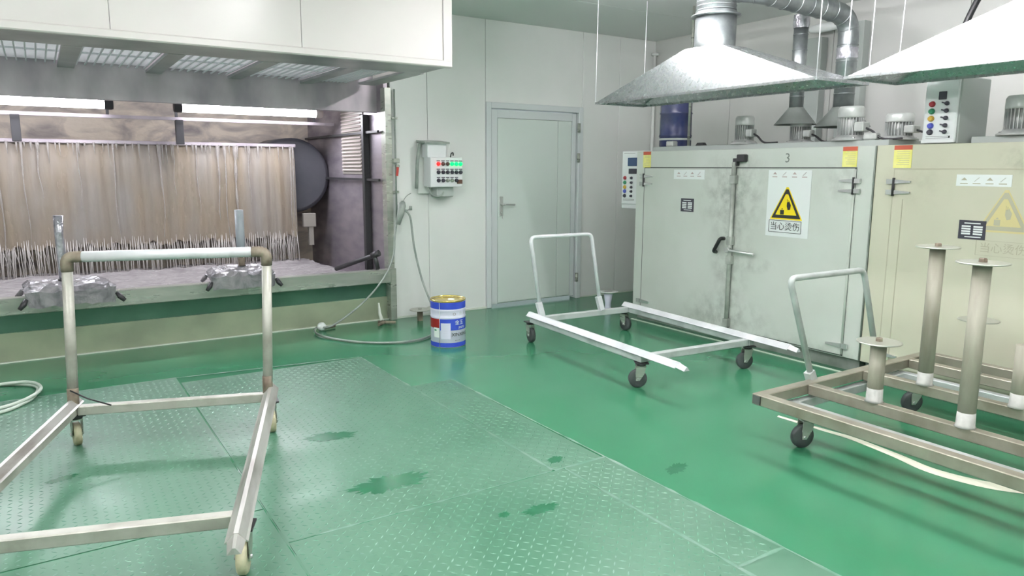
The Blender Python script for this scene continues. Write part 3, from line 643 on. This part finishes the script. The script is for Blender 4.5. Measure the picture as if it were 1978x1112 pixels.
def cart(name, label, loc, rot, w_, L_, by, hb, ht, hr, frame_m, rail_m, wheel_m, tip, handle_kind, wheel_angs, front_in=0.0):
    t = thing(name, label, 'cart', (0, 0, 0)); ORG[t.name] = (0, 0, 0)
    zt, th = .225, .048
    fr = part('side_tube', G().box(-.03, .02, -L_-.02, by+.03, zt-th, zt, .004), frame_m, t)
    part('side_tube', G().box(w_-.02, w_+.03, -L_-.02, by+.03, zt-th, zt, .004), frame_m, t)
    part('end_tube', G().box(.021, w_-.021, by-.022, by+.026, zt-th, zt, .004), frame_m, t)
    part('end_tube', G().box(.021, w_-.021, -L_-.016+front_in, -L_+.032+front_in, zt-th, zt, .004), frame_m, t)
    if rail_m:
        for s, x in ((-1, -.005), (1, w_+.005)):
            prof = [(-.038, -.006), (-.03, .0), (-.008, .026), (.008, .026), (.03, .0), (.038, -.006), (.034, -.01), (.0, .021), (-.034, -.01)]
            g = G(); y0_, y1_ = by+.07, tip
            n = len(prof); vs = [(x+a, y0_, zt+.008+b) for a, b in prof]+[(x+a, y1_, zt+.008+b) for a, b in prof]
            g.add(vs, [tuple(range(n)), tuple(reversed(range(n, 2*n)))]+[(i, (i+1) % n, n+(i+1) % n, n+i) for i in range(n)])
            rl = part('angle_rail', g, rail_m, t)
            part('rail_tip', G().add([(x-.03, tip, zt+.006), (x+.03, tip, zt+.006), (x+.022, tip-.07, zt-.004), (x-.022, tip-.07, zt-.004),
                                      (x-.006, tip, zt+.032), (x+.006, tip, zt+.032), (x+.005, tip-.07, zt+.018), (x-.005, tip-.07, zt+.018)],
                     [(0,1,2,3),(4,5,6,7),(0,4,7,3),(1,2,6,5),(0,1,5,4),(3,7,6,2)]), rail_m, rl)
    (b0, b1), (t0, t1) = hb, ht
    if handle_kind == 'big':
        part('handle_post', G().tube([(b0[0], b0[1], zt-.01), t0[:2]+(t0[2]-.06,)], hr, 14), frame_m, t)
        part('handle_post', G().tube([(b1[0], b1[1], zt-.01), t1[:2]+(t1[2]-.06,)], hr, 14), frame_m, t)
        a, b = Vector(t0), Vector(t1); dd = (b-a).normalized()
        part('elbow', G().tube(arc_pts([a-Vector((0, 0, .075)), a, a+dd*.075], .055), hr*1.12, 14), RUST, t, 'rusty brown elbow')
        part('elbow', G().tube(arc_pts([b-Vector((0, 0, .075)), b, b-dd*.075], .055), hr*1.12, 14), RUST, t, 'rusty brown elbow')
        part('crossbar', G().tube([a+dd*.07, b-dd*.07], hr*1.08, 14), RAILW, t, 'white wrapped crossbar')
        for q in (b0, b1): part('rust_collar', G().tube([(q[0], q[1], zt-.005), (q[0]+(t0[0]-b0[0])*.12, q[1]+(t0[1]-b0[1])*.12, zt+.09)], hr*1.04, 14), RUST, t)
        part('loose_wire', G().tube([(b0[0], b0[1]-.03, zt+.09), (b0[0]+.08, b0[1]-.04, zt+.045), (b0[0]+.19, b0[1]-.05, zt+.004)], .004, 6), BLACK, t)
    else:
        zb = zt+.01
        part('handle', G().tube(arc_pts([(b0[0], b0[1], zb), t0, t1, (b1[0], b1[1], zb)], .05), hr, 14), frame_m if handle_kind == 'grey' else RAILW, t)
        for q, tq in ((b0, t0), (b1, t1)):
            part('foot_socket', G().bar((q[0]+.01, q[1]-.0, zt), (q[0]+(tq[0]-q[0])*.16-.01, q[1]+(tq[1]-q[1])*.16, zt+.12), hr*2.7, hr*2.5, (0, 1, 0)), RAILW if handle_kind != 'grey' else frame_m, t)
    for (x, y), an in zip(((.0, 0), (w_, 0), (0, -L_+.03), (w_, -L_+.03)), wheel_angs):
        caster(None, x, y-.02, wheel_m, t, an)
    t.location = loc; t.rotation_euler = (0, 0, rot)
    return t
cart('wheeled_cart', 'large low metal cart with rusty elbows and cream wheels in the left foreground', (.07, 4.29, 0), R(-18.4), .965, 1.50, -.045,
     ((.0, -.04), (.955, -.04)), ((.0, .06, .985), (.975, .06, .99)), .026, TUBEM, RAILA, RUBC, -1.72, 'big', (R(25), R(190), R(170), R(175)))
cart('wheeled_cart', 'low cart with white angle rails and a slim white handle before the oven', (3.38, 4.96, 0), R(-4), .985, 1.50, -.09,
     ((.06, -.10), (.665, -.10)), ((-.02, -.05, .885), (.615, -.01, .885)), .0165, TUBEG, RAILW, RUBG, -1.86, 'white', (R(175), R(190), R(60), R(70)))
cart('wheeled_cart', 'low grey cart carrying the steel rack, slim bent handle standing up behind it', (3.28, 2.24, 0), R(0), 1.06, 1.50, .07,
     ((.25, .12), (.88, .12)), ((.0, .14, .875), (.655, .13, .875)), .017, TUBEG, None, RUBG, -1.5, 'grey', (R(70), R(60), 0, 0))
# rack lying on the third cart
ZK = .30; th = .056
t = thing('spindle_rack', 'welded steel rack with upright round posts and discs lying on a cart', 'rack', (3.8, 1.4, ZK-th))
for x in (3.04, 3.42, 3.93, 4.41, 4.66):
    dy = .03 if x in (3.04, 4.66) else -.03
    part('long_tube', G().box(x-.028, x+.028, .2, 2.33 if x in (3.04, 4.66) else 2.304, ZK-th, ZK, .004), RACKM, t)
for y in (2.335, .17):
    part('cross_tube', G().box(3.012 if y > 1 else 3.0, 4.688, y-.03, y+.03, ZK-th-.0005, ZK+.0005, .004), RACKM, t)
part('open_tube_end', G().box(3.009, 3.0115, 2.312, 2.358, ZK-th+.006, ZK-.006), GAPM, t)
for x, y, zt, disc in ((3.42, 1.95, .60, 1), (3.93, 1.97, 1.04, 1), (3.42, 1.52, 1.04, 1), (3.93, 1.52, .61, 0), (4.41, 1.95, .60, 1)):
    p = part('upright_post', G().lathe((x, y, ZK), (0, 0, 1), [(.037, 0), (.037, zt-ZK)], 28), POSTM, t)
    part('weld_band', G().lathe((x, y, ZK), (0, 0, 1), [(.045, 0), (.039, .010), (.0374, .07)], 28), WELD, p)
    if disc:
        part('disc', G().lathe((x, y, zt), (0, 0, 1), [(.098, 0), (.104, .002), (.104, .006), (.098, .008)], 36), DISCM, p)
        part('bolt', G().lathe((x, y, zt+.008), (0, 0, 1), [(.018, 0), (.018, .014), (.014, .017)], 6, smooth=False), RUST, p)
# cream window reflection modelled as a strip on the floor
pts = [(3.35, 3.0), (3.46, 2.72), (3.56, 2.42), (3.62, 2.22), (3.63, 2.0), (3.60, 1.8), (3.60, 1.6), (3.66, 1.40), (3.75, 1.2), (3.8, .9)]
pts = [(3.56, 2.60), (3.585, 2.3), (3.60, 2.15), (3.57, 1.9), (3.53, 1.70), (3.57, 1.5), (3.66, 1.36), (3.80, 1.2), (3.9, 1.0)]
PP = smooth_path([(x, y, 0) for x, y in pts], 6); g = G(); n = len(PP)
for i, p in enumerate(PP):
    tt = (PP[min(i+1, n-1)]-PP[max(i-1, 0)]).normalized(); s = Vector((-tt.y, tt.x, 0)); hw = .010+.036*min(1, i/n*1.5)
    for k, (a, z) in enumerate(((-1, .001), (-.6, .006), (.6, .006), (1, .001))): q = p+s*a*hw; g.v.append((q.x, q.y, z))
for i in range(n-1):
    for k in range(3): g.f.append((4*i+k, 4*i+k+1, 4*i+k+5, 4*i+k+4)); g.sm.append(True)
solo('reflection_strip', g, CREAM, 'wavy cream window reflection built as a strip on the floor under the steel rack', 'strip')

# ------------------------------------------------------------------ ovens
OX = 4.80
def front(g, y0, y1, z0, z1, x0=OX-.001, x1=None, t=.002):   # thin sheet on the oven front
    return g.box(x0-t, x0, min(y0, y1), max(y0, y1), z0, z1)
def otext(g, s, size, y, z, x=OX-.02): text(g, s, size, lambda u, v: (x, y-u, z+v))
DX = OX-.009        # door faces stand a little proud
def hinge(y, z, parent, sgn):
    g = G(); 
    for dz in (-.035, .035):
        pl = [(DX-.001, y+sgn*.02, z+dz+.014), (DX-.001, y+sgn*.02, z+dz-.014), (DX-.001, y-sgn*.09, z+dz-.005), (DX-.001, y-sgn*.09, z+dz+.005)]
        g.prism(pl, (-.014, 0, 0))
        g.prism([(DX-.001, y+sgn*.025, z+dz+.016), (DX-.001, y+sgn*.07, z+dz+.016), (DX-.001, y+sgn*.07, z+dz-.016), (DX-.001, y+sgn*.025, z+dz-.016)], (-.016, 0, 0))
    h = part('hinge', g, CHROME, parent)
    part('hinge_pin', G().cyl((DX-.012, y+sgn*.022, z-.06), (DX-.012, y+sgn*.022, z+.06), .009, 10), DARKM, h)
def low_hinge(y, z, parent, sgn):
    h = part('hinge', G().prism([(DX-.001, y+sgn*.02, z+.016), (DX-.001, y+sgn*.02, z-.016), (DX-.001, y-sgn*.10, z-.006), (DX-.001, y-sgn*.10, z+.006)], (-.014, 0, 0)).box(DX-.016, DX-.001, min(y+sgn*.025, y+sgn*.07), max(y+sgn*.025, y+sgn*.07), z-.018, z+.018), CHROME, parent)
def pictos(parent, m, y0, y1, z, n=4):
    for k in range(n):
        g = G()
        yc = y0+(y1-y0)*(k+.5)/n; r = .018; x = DX-.0035
        g.prism([(x, yc+r, z), (x, yc, z+r), (x, yc-r, z)], (-.0005, 0, 0)) if k % 2 == 0 else g.bar((x, yc+r*.8, z-.008), (x, yc-r*.8, z+r), .0008, .008, (1, 0, 0))
        g.box(x-.0005, x, yc-.022, yc+.022, z-.022, z-.016); part('pictogram', g, m, parent)
def yellow_note(parent, yc, z0, z1, wd=.10, x=OX-.002):
    n = part('yellow_label', front(G(), yc-wd/2, yc+wd/2, z0, z1, x), YELP, parent, 'yellow label with red heading')
    part('label_heading', front(G(), yc-wd/2, yc+wd/2, z1-.028, z1+.001, x-.002, t=.0008), REDP, n)
    g = G(); rn2 = random.Random(int(yc*100))
    for k in range(7): front(g, yc-wd*.38, yc+wd*rn2.uniform(.1, .4), z0+.02+k*.014, z0+.0225+k*.014, x-.002, t=.0005)
    part('label_print', g, GREYF, n)
def nameplate(parent, yc, zc, w_, h_):
    n = part('nameplate', front(G(), yc-w_/2, yc+w_/2, zc-h_/2, zc+h_/2, DX-.001, t=.003), BK, parent, 'dark metal nameplate')
    g = G()
    for s in (-1, 1):
        for k in range(4): front(g, yc+s*w_*.22-w_*.17, yc+s*w_*.22+w_*.17, zc-h_*.26+k*h_*.13, zc-h_*.26+k*h_*.13+h_*.09, DX-.004, t=.0006)
    front(g, yc-w_*.3, yc+w_*.3, zc+h_*.32, zc+h_*.38, DX-.004, t=.0006)
    front(g, yc-w_*.35, yc+w_*.25, zc-h_*.40, zc-h_*.35, DX-.004, t=.0006)
    part('nameplate_print', g, PAPER, n)
def oven_body(t, ya, yb, m):
    part('body', G().box(OX, 6.0, ya+.003, yb-.003, .10, 1.605, .004), m, t)
    part('base_plinth', G().box(OX+.05, 5.95, ya+.02, yb-.02, 0, .10), OVENB, t)
    part('top_deck', G().box(OX+.18, 5.95, ya+.02, (yb-.02 if yb > 4 else 2.36), 1.605, 1.65, .004), BOXG, t)
ov = thing('drying_oven', 'pale green drying oven with double doors and a burn warning sign', 'oven', (5.4, 4.05, 0))
grime(OVEN, [(4.8, 4.07, 1.25, 1, .40, .45, .75), (4.8, 4.07, .8, 1, .25, 1.0, .55), (4.8, 4.1, .2, 1, .55, .28, .6), (4.8, 3.85, .68, .5, .25, .08, .5), (4.8, 3.5, .1, 1, 1.2, .1, .5), (4.8, 3.1, 1.35, 1, .25, .25, .35)], (84, 90, 84))
grime(OVEN2, [(4.8, 1.95, 1.5, 1, .2, .12, .6), (4.8, 2.6, 1.35, 1, .3, .2, .2)], (96, 98, 84))
oven_body(ov, 2.875, 5.245, OVEN)
part('dark_reveal', G().box(OX-.004, OX+.0, 3.00, 5.13, .108, 1.458), GAPM, ov)
dl = part('door', G().box(DX, OX-.004, 4.085, 5.12, .115, 1.450, .003), OVEN, ov)
dr = part('door', G().box(DX, OX-.004, 3.012, 4.045, .115, 1.450, .003), OVEN, ov)
hinge(5.10, 1.34, dl, 1); low_hinge(5.10, .19, dl, 1); hinge(3.03, 1.33, dr, -1); low_hinge(3.03, .185, dr, -1)
part('hinge_strip', G().tube([(DX+.001, 3.008, .12), (DX+.001, 3.008, 1.445)], .008, 8), OVEN, dr)
part('pull_handle', G().tube(arc_pts([(DX, 4.135, .87), (DX-.045, 4.14, .872), (DX-.05, 4.20, .76), (DX, 4.215, .75)], .02), .016, 8), BLACK, dl, 'black slanted pull handle')
nameplate(dl, 4.565, 1.13, .15, .115)
g1 = front(G(), 4.74, 4.38, 1.355, 1.437, DX-.001); ps = part('pictogram_strip', g1, PAPER, dl)
pictos(ps, PRINT, 4.72, 4.40, 1.40)
# lock rod
lr = part('lock_rod', G().tube([(DX-.03, 4.045, 1.50), (DX-.03, 4.045, .10)], .018, 12), RODP, dr)
for z in (1.36, .86, .70, .17): part('rod_guide', G().box(DX-.05, DX-.001, 4.02, 4.072, z-.035, z+.035, .004), RODP, lr)
part('lever_handle', G().tube([(DX-.05, 4.045, .785), (DX-.06, 4.0, .782), (DX-.06, 3.78, .775)], [.018, .011, .012], 10), CHROME, lr)
part('lever_hub', G().cyl((DX-.03, 4.045, .785), (DX-.075, 4.045, .785), .022), CHROME, lr)
part('top_keeper', G().box(OX-.05, OX-.001, 3.94, 4.02, 1.50, 1.56, .006).box(OX-.045, OX-.001, 4.02, 4.06, 1.47, 1.53, .004), DARKM, ov)
part('bottom_keeper', G().box(OX-.045, OX-.001, 4.0, 4.09, .06, .10, .004), RUST, ov)
yellow_note(ov, 5.10, 1.455, 1.60); yellow_note(ov, 3.06, 1.46, 1.60, .11)
g = G(); otext(g, '3', .10, 3.57, 1.525, OX-.002); part('handwritten_number', g, PENCIL, ov)
sh = part('warning_sheet', front(G(), 3.725, 3.345, .93, 1.437, DX-.001), PAPER, dr, 'white burn warning sheet')
pictos(sh, PRINT, 3.71, 3.36, 1.405)
def tri(yc, zc, s, x, t=.0008):
    return G().prism([(x, yc+s/2, zc-s*.433), (x, yc+s*.5-.0*s, zc-s*.433+.004), (x, yc+.01, zc+s*.433), (x, yc-.01, zc+s*.433), (x, yc-s/2, zc-s*.433+.004), (x, yc-s/2, zc-s*.433)], (-t, 0, 0))
def warning(parent, yc, zc, s, my, mk, x, small):
    part('triangle_edge', tri(yc, zc, s*1.12, x), my, parent)
    part('triangle_border', tri(yc, zc-.002, s, x-.001), mk, parent)
    part('triangle_field', tri(yc, zc-.008, s*.72, x-.002), my, parent)
    g = G(); xx = x-.003
    g.prism([(xx, yc+.052, zc-.085), (xx, yc+.018, zc-.085), (xx, yc+.018, zc-.05), (xx, yc+.052, zc-.05)], (-.0006, 0, 0))   # block
    g.prism([(xx, yc+.045, zc-.045), (xx, yc+.035, zc-.036), (xx, yc+.027, zc-.045)], (-.0006, 0, 0))
    g.prism([(xx, yc-.005, zc+.01), (xx, yc-.025, zc+.015), (xx, yc-.04, zc-.01), (xx, yc-.035, zc-.045), (xx, yc-.015, zc-.05), (xx, yc-.004, zc-.02)], (-.0006, 0, 0))  # hand
    for k in range(3): g.bar((xx, yc-.008-k*.009, zc+.005), (xx, yc-.006-k*.010, zc+.034-k*.006), .0008, .005, (1, 0, 0))
    part('hand_symbol', g, mk, parent)
warning(sh, 3.545, 1.185, .255, YEL, INK, DX-.0032, 0)
g = G(); x = DX-.004
for a, b, c, e in ((3.695, 3.405, 1.052, 1.055), (3.695, 3.405, .962, .965), (3.695, 3.692, .962, 1.055), (3.408, 3.405, .962, 1.055)): front(g, a, b, c, e, x)
part('text_frame', g, INK, sh)
g = G(); otext(g, '当心烫伤', .067, 3.55, 1.006, DX-.0055); part('warning_text', g, INK, sh)

ov2 = thing('drying_oven', 'drying oven at the right edge, tinted cream by a painted reflection, with a pale warning triangle', 'oven', (5.4, 1.6, 0))
oven_body(ov2, .48, 2.87, OVEN2)
part('corner_strip', G().tube([(OX-.004, 2.872, .1), (OX-.004, 2.872, 1.60)], .006, 6), OVENB, ov2)
part('dark_reveal', G().box(OX-.004, OX+.0, .60, 2.735, .108, 1.452), GREYF, ov2)
d1 = part('door', G().box(DX, OX-.004, 1.71, 2.727, .115, 1.445, .003), OVEN2, ov2)
d2 = part('door', G().box(DX, OX-.004, .615, 1.67, .115, 1.445, .003), OVEN2, ov2)
hinge(2.70, 1.33, d1, 1); low_hinge(2.70, .19, d1, 1)
part('hinge_strip', G().box(DX-.003, DX, 2.655, 2.66, .12, 1.25), GREYF, d1)
part('pull_handle', G().tube(arc_pts([(DX, 1.76, .90), (DX-.05, 1.76, .90), (DX-.05, 1.82, .76), (DX, 1.83, .75)], .02), .012, 8), BLACK, d1)
nameplate(d1, 2.21, 1.08, .155, .115)
ps = part('pictogram_strip', front(G(), 2.33, 2.02, 1.345, 1.415, DX-.001), PAPER, d1)
pictos(ps, GREYF, 2.32, 2.03, 1.38)
warning(d1, 2.04, 1.20, .26, YELF, GREYF, DX-.0012, 0)
g = G(); x = DX-.001
for a, b, c, e in ((2.18, 1.88, 1.02, 1.022), (2.18, 1.88, .93, .932), (2.18, 2.178, .93, 1.02)): front(g, a, b, c, e, x, t=.001)
otext(g, '当心烫伤', .065, 2.03, .975, DX-.003); part('pale_text', g, GREYF, d1)
yellow_note(ov2, 2.685, 1.455, 1.60, .12)
part('lock_rod', G().tube([(DX-.03, 1.69, 1.50), (DX-.03, 1.69, .10)], .018, 12), RODP, d2)

# things standing on the ovens
def motor(x, y, z, r, h, lab, box_side=1, cable=True):
    t = thing('fan_motor', lab, 'motor', (x, y, z), 'electric fan motors on the ovens')
    part('base_flange', G().lathe((x, y, z), (0, 0, 1), [(r*1.45, 0), (r*1.45, h*.05), (r*1.15, h*.10), (r*1.05, h*.16)], 28), MOTG, t)
    g = G().lathe((x, y, z+h*.1), (0, 0, 1), [(r*.82, 0), (r*.82, h*.6)], 24); n = 26
    for k in range(n):
        a = 2*PI*k/n; ca, sa = math.cos(a), math.sin(a); g.bar((x+ca*r*.9, y+sa*r*.9, z+h*.14), (x+ca*r*.9, y+sa*r*.9, z+h*.66), r*.06, r*.26, (ca, sa, 0))
    part('finned_body', g, MOTG, t)
    part('fan_cap', G().lathe((x, y, z+h*.66), (0, 0, 1), [(r*1.02, 0), (r*1.04, h*.04), (r*1.02, h*.26), (r*.9, h*.33), (r*.5, h*.34)], 28), MOTW, t)
    bx_ = part('terminal_box', G().box(x-r*.9, x+r*.1, y-r*1.65, y-r*.85, z+h*.25, z+h*.52, .006), MOTW, t)
    if cable: part('cable', G().tube(smooth_path([(x-r*.4, y-r*1.6, z+h*.35), (x-r*.4, y-r*2.2, z+h*.25), (x-r*.3, y-r*3, z+.01), (x, y-r*4.5, z+.008)]), .008, 6), DARKM, t)
    for k in range(4):
        a = PI/4+k*PI/2; part('bolt', G().cyl((x+math.cos(a)*r*1.25, y+math.sin(a)*r*1.25, z+h*.03), (x+math.cos(a)*r*1.25, y+math.sin(a)*r*1.25, z+h*.10), r*.1, 6), CHROME, t)
motor(5.05, 4.20, 1.65, .075, .235, 'finned fan motor alone on the left part of the oven top')
motor(5.25, 3.80, 1.65, .078, .20, 'fan motor under the left grey exhaust cone')
motor(5.05, 3.235, 1.65, .088, .25, 'large fan motor in front of the right grey exhaust cone')
motor(5.20, 2.955, 1.65, .09, .19, 'fan motor half hidden at the joint of the two ovens, left of the button box')
motor(5.05, 2.12, 1.65, .085, .24, 'fan motor at the right edge beyond the button box')
solo('vent_block', G().box(4.99, 5.06, 3.00, 3.10, 1.65, 1.70, .01), MOTW, 'small pale block on the oven top right of the large motor', 'block')
solo('vent_block', G().box(4.99, 5.06, 4.97, 5.06, 1.65, 1.70, .006), MOTW, 'small pale block on the oven top beside the blue drum', 'block')
solo('top_latch', G().prism([(4.98, 4.68, 1.65), (4.98, 4.66, 1.675), (4.98, 4.60, 1.675), (4.98, 4.58, 1.65)], (.04, 0, 0)), DARKM, 'small dark latch on the oven top between drum and motor', 'latch')
t = thing('blue_drum', 'dark blue ribbed drum standing on the far end of the oven top', 'drum', (5.14, 5.22-.12+.02, 1.65))
part('shell', G().lathe((5.14, 5.09, 1.65), (0, 0, 1), [(.146, 0), (.15, .01), (.15, .09), (.156, .10), (.15, .115), (.148, .30), (.155, .31), (.148, .32), (.148, .43), (.12, .45)], 36), BLUED, t)
part('pale_band', G().lathe((5.14, 5.09, 1.71), (0, 0, 1), [(.1515, 0), (.1515, .02)], 36, cap=False), BOXG, t)
# cones and ducts
def duct(g, pts, r, rings=.12, n=20):
    g.tube(pts, r, n)
    P_ = [Vector(p) for p in pts]; acc = 0
    for a, b in zip(P_, P_[1:]):
        L_ = (b-a).length; d_ = (b-a)/L_; s = rings-acc
        while s < L_:
            g.lathe(a+d_*s-d_*.004, d_, [(r, 0), (r+.004, .002), (r+.004, .006), (r, .008)], n, cap=False); s += rings
        acc = (acc+L_) % rings
    return g
t = thing('exhaust_duct', 'large galvanised duct with elbow and grey cone above the oven', 'duct', (5.3, 3.47, 1.8))
part('duct_pipe', duct(G(), arc_pts([(5.3, 3.47, 1.90), (5.3, 3.47, 2.60), (4.40, 3.60, 2.68), (4.36, 3.8, 2.72)], .16, 6), .075), GALVD, t)
part('cone', G().lathe((5.3, 3.47, 1.77), (0, 0, 1), [(.205, 0), (.20, .004), (.085, .14), (.08, .15), (.076, .15), (.08, .135), (.19, .004)], 36, cap=False), CONE, t)
part('tape_patch', G().lathe((5.3, 3.47, 2.28), (0, 0, 1), [(.078, 0), (.079, .08)], 20, cap=False), FOIL, t)
t = thing('exhaust_duct', 'narrow galvanised duct with grey cone, left of the larger duct', 'duct', (5.2, 3.82, 1.8))
part('duct_pipe', duct(G(), [(5.2, 3.82, 1.90), (5.2, 3.82, 2.62)], .055), GALVD, t)
part('cone', G().lathe((5.2, 3.82, 1.80), (0, 0, 1), [(.165, 0), (.16, .004), (.065, .125), (.06, .135), (.056, .135), (.06, .12), (.155, .004)], 36, cap=False), CONE, t)
part('tape_collar', G().lathe((5.2, 3.82, 2.55), (0, 0, 1), [(.058, 0), (.064, .03), (.060, .1)], 20, cap=False), FOIL, t)
solo('wall_trunking', G().box(6.02, XR-.003, 4.20, 4.36, .0, 2.62, .004), BOXG, 'grey vertical trunking on the wall behind the narrow duct', 'trunking')
solo('wall_trunking', G().box(6.02, XR-.003, 3.80, 4.02, .0, 2.70, .004), BOXG, 'grey vertical trunking on the wall behind the larger duct', 'trunking')
solo('wall_lamp', G().lathe((6.0, 4.02, 2.69), (0, 1, 0), [(.01, 0), (.035, .03), (.04, .1), (.04, .22), (.03, .28), (.01, .3)], 16), PAPER, 'small white oval lamp high on the wall behind the ducts', 'lamp')
solo('conduit_rod', G().tube([(5.1, 4.88, 1.65), (5.1, 4.88, ZC)], .012, 8), STEEL, 'thin vertical metal conduit rising from the oven top to the ceiling', 'conduit')
# corner conduit at the room corner
solo('conduit_rod', G().tube([(6.05, 6.36, 0.02), (6.05, 6.36, 2.72)], .018, 8).lathe((6.05, 6.36, 2.72), (0, 0, 1), [(.04, 0), (.04, .03)], 12), WALL, 'pale conduit standing in the far room corner', 'conduit')
# control box on the second oven
t = thing('button_box', 'white control box with a column of coloured buttons on the oven top', 'control panel', (5.0, 2.48, 1.61))
part('box_body', G().box(4.86, 5.22, 2.385, 2.60, 1.606, 2.02, .006), BOXG, t)
pf = part('front_panel', G().box(4.838, 4.86, 2.39, 2.595, 1.612, 2.01, .006), PANELW, t)
part('panel_rim', G().box(4.83, 4.84, 2.39, 2.595, 1.612, 1.635, .003), PANELW, pf)
part('meter', G().box(4.832, 4.838, 2.46, 2.51, 1.88, 1.93, .003), BK, pf)
for z, m in ((1.855, BR), (1.81, BG), (1.765, BY), (1.72, BB), (1.68, BK)):
    part('push_button', G().lathe((4.838, 2.545, z), (-1, 0, 0), [(.019, 0), (.019, .006), (.015, .010), (.014, .020)], 16), m, pf)
    kb = part('selector_knob', G().lathe((4.838, 2.455, z), (-1, 0, 0), [(.014, 0), (.014, .006), (.01, .018)], 14).bar((4.815, 2.475, z+.006), (4.815, 2.435, z-.006), .012, .008), BK, pf)
g = G(); front(g, 2.42, 2.57, 1.652, 1.654, 4.837, t=.0006); front(g, 2.42, 2.57, 1.642, 1.644, 4.837, t=.0006); front(g, 2.42, 2.43, 1.644, 1.655, 4.837, t=.0008)
part('panel_print', g, INK, pf)
solo('black_cable', G().tube(smooth_path([(4.98, 2.50, 2.02), (4.99, 2.49, 2.2), (4.98, 2.47, 2.32), (5.02, 2.42, 2.5), (5.1, 2.36, 2.7), (5.12, 2.3, ZC)]), .019, 10), BLACK, 'thick black cable dropping from the ceiling to the button box', 'cable')
t = thing('side_control_panel', 'white control panel with coloured buttons at the far end of the first oven', 'control panel', (4.95, 5.5, 1.05))
part('box_body', G().box(4.90, 5.25, 5.25, 5.56, 1.055, 1.615, .006), PANELW, t)
pf = part('front_panel', G().box(4.885, 4.90, 5.30, 5.545, 1.10, 1.61, .004), PANELW, t)
part('screen', G().box(4.878, 4.885, 5.33, 5.46, 1.47, 1.55, .003), SCREEN, pf, 'blue display')
part('meter', G().box(4.878, 4.885, 5.33, 5.445, 1.395, 1.445, .003), BK, pf)
for z, m in ((1.355, BR), (1.31, BG), (1.265, BY), (1.225, BB), (1.18, BK)):
    part('push_button', G().lathe((4.885, 5.495, z), (-1, 0, 0), [(.019, 0), (.019, .006), (.014, .016)], 16), m, pf)
    part('selector_knob', G().lathe((4.885, 5.40, z), (-1, 0, 0), [(.014, 0), (.010, .018)], 14), BK, pf)
g = G()
for z in (1.145, 1.135, 1.59): front(g, 5.36, 5.52, z, z+.003, 4.885, t=.0008)
part('panel_print', g, INK, pf)
# ------------------------------------------------------------------ canopies
def canopy(x0, x1, y0, y1, z0, z1, cx, cy, r, lab, lean):
    t = thing('exhaust_canopy', lab, 'hood', (cx, cy, z0), 'galvanised exhaust canopies over the ovens')
    def shell(off):
        n = 32; vs = []; fs = []
        a = r*.98-off
        top = [(cx-a, cy-a*1.1), (cx+a, cy-a*1.1), (cx+a, cy+a*1.1), (cx-a, cy+a*1.1)]
        botm = [(x0+off, y0+off), (x1-off, y0+off), (x1-off, y1-off), (x0+off, y1-off)]
        return [(p[0], p[1], z0+.004) for p in botm]+[(p[0], p[1], z1-off) for p in top]
    o_, i_ = shell(0), shell(.006)
    g = G(); g.add(o_+i_, [(0,1,5,4),(1,2,6,5),(2,3,7,6),(3,0,4,7),(8,12,13,9),(9,13,14,10),(10,14,15,11),(11,15,12,8),(0,8,9,1),(1,9,10,2),(2,10,11,3),(3,11,8,0),(4,5,13,12),(5,6,14,13),(6,7,15,14),(7,4,12,15)])
    part('pyramid_shell', g, GALV, t)
    g = G()
    for a, b in (((x0, y0), (x1, y0)), ((x1, y0), (x1, y1)), ((x1, y1), (x0, y1)), ((x0, y1), (x0, y0))):
        g.bar((a[0], a[1], z0), (b[0], b[1], z0), .016, .016)
    part('rim', g, GALV, t)
    part('neck', G().lathe((cx, cy, z1-.004), (0, 0, 1), [(r, 0), (r, .26), (r-.004, .26), (r-.004, 0)], 36, cap=False), GALVD, t)
    part('neck_flange', G().lathe((cx, cy, z1+.22), (0, 0, 1), [(r, 0), (r+.03, .002), (r+.03, .012), (r, .014)], 36, cap=False), GALVD, t)
    part('flexible_duct', duct(G(), [(cx, cy, z1+.235), (cx, cy, ZC)], r-.006, .03, 32), GALVD, t)
    for x, y in ((x0, y0), (x1, y0), (x1, y1), (x0, y1)):
        part('hanging_wire', G().tube([(x, y, z0), (x+lean, y-.01, ZC)], .0035, 6), WIREW, t)
canopy(4.07, 4.62, 2.86, 4.985, 1.995, 2.335, 4.34, 3.93, .15, 'galvanised pyramid canopy with round neck hanging in the middle above the oven', .0)
canopy(4.20, 4.77, .62, 2.755, 1.995, 2.335, 4.485, 1.68, .15, 'galvanised pyramid canopy at the right edge, its neck out of frame', .02)
# small white funnel on a stand beyond the cart
t = thing('funnel_stand', 'small pale stand with a flat rim near the far wall behind the white railed cart', 'stand', (4.75, 5.52, 0))
part('stem', G().lathe((4.75, 5.55, 0), (0, 0, 1), [(.05, 0), (.032, .01), (.03, .1), (.045, .2)], 16), PAILW, t)
part('rim', G().lathe((4.75, 5.55, .2), (0, 0, 1), [(.045, 0), (.1, .02), (.1, .026), (.04, .02)], 20, cap=False), WALL, t)
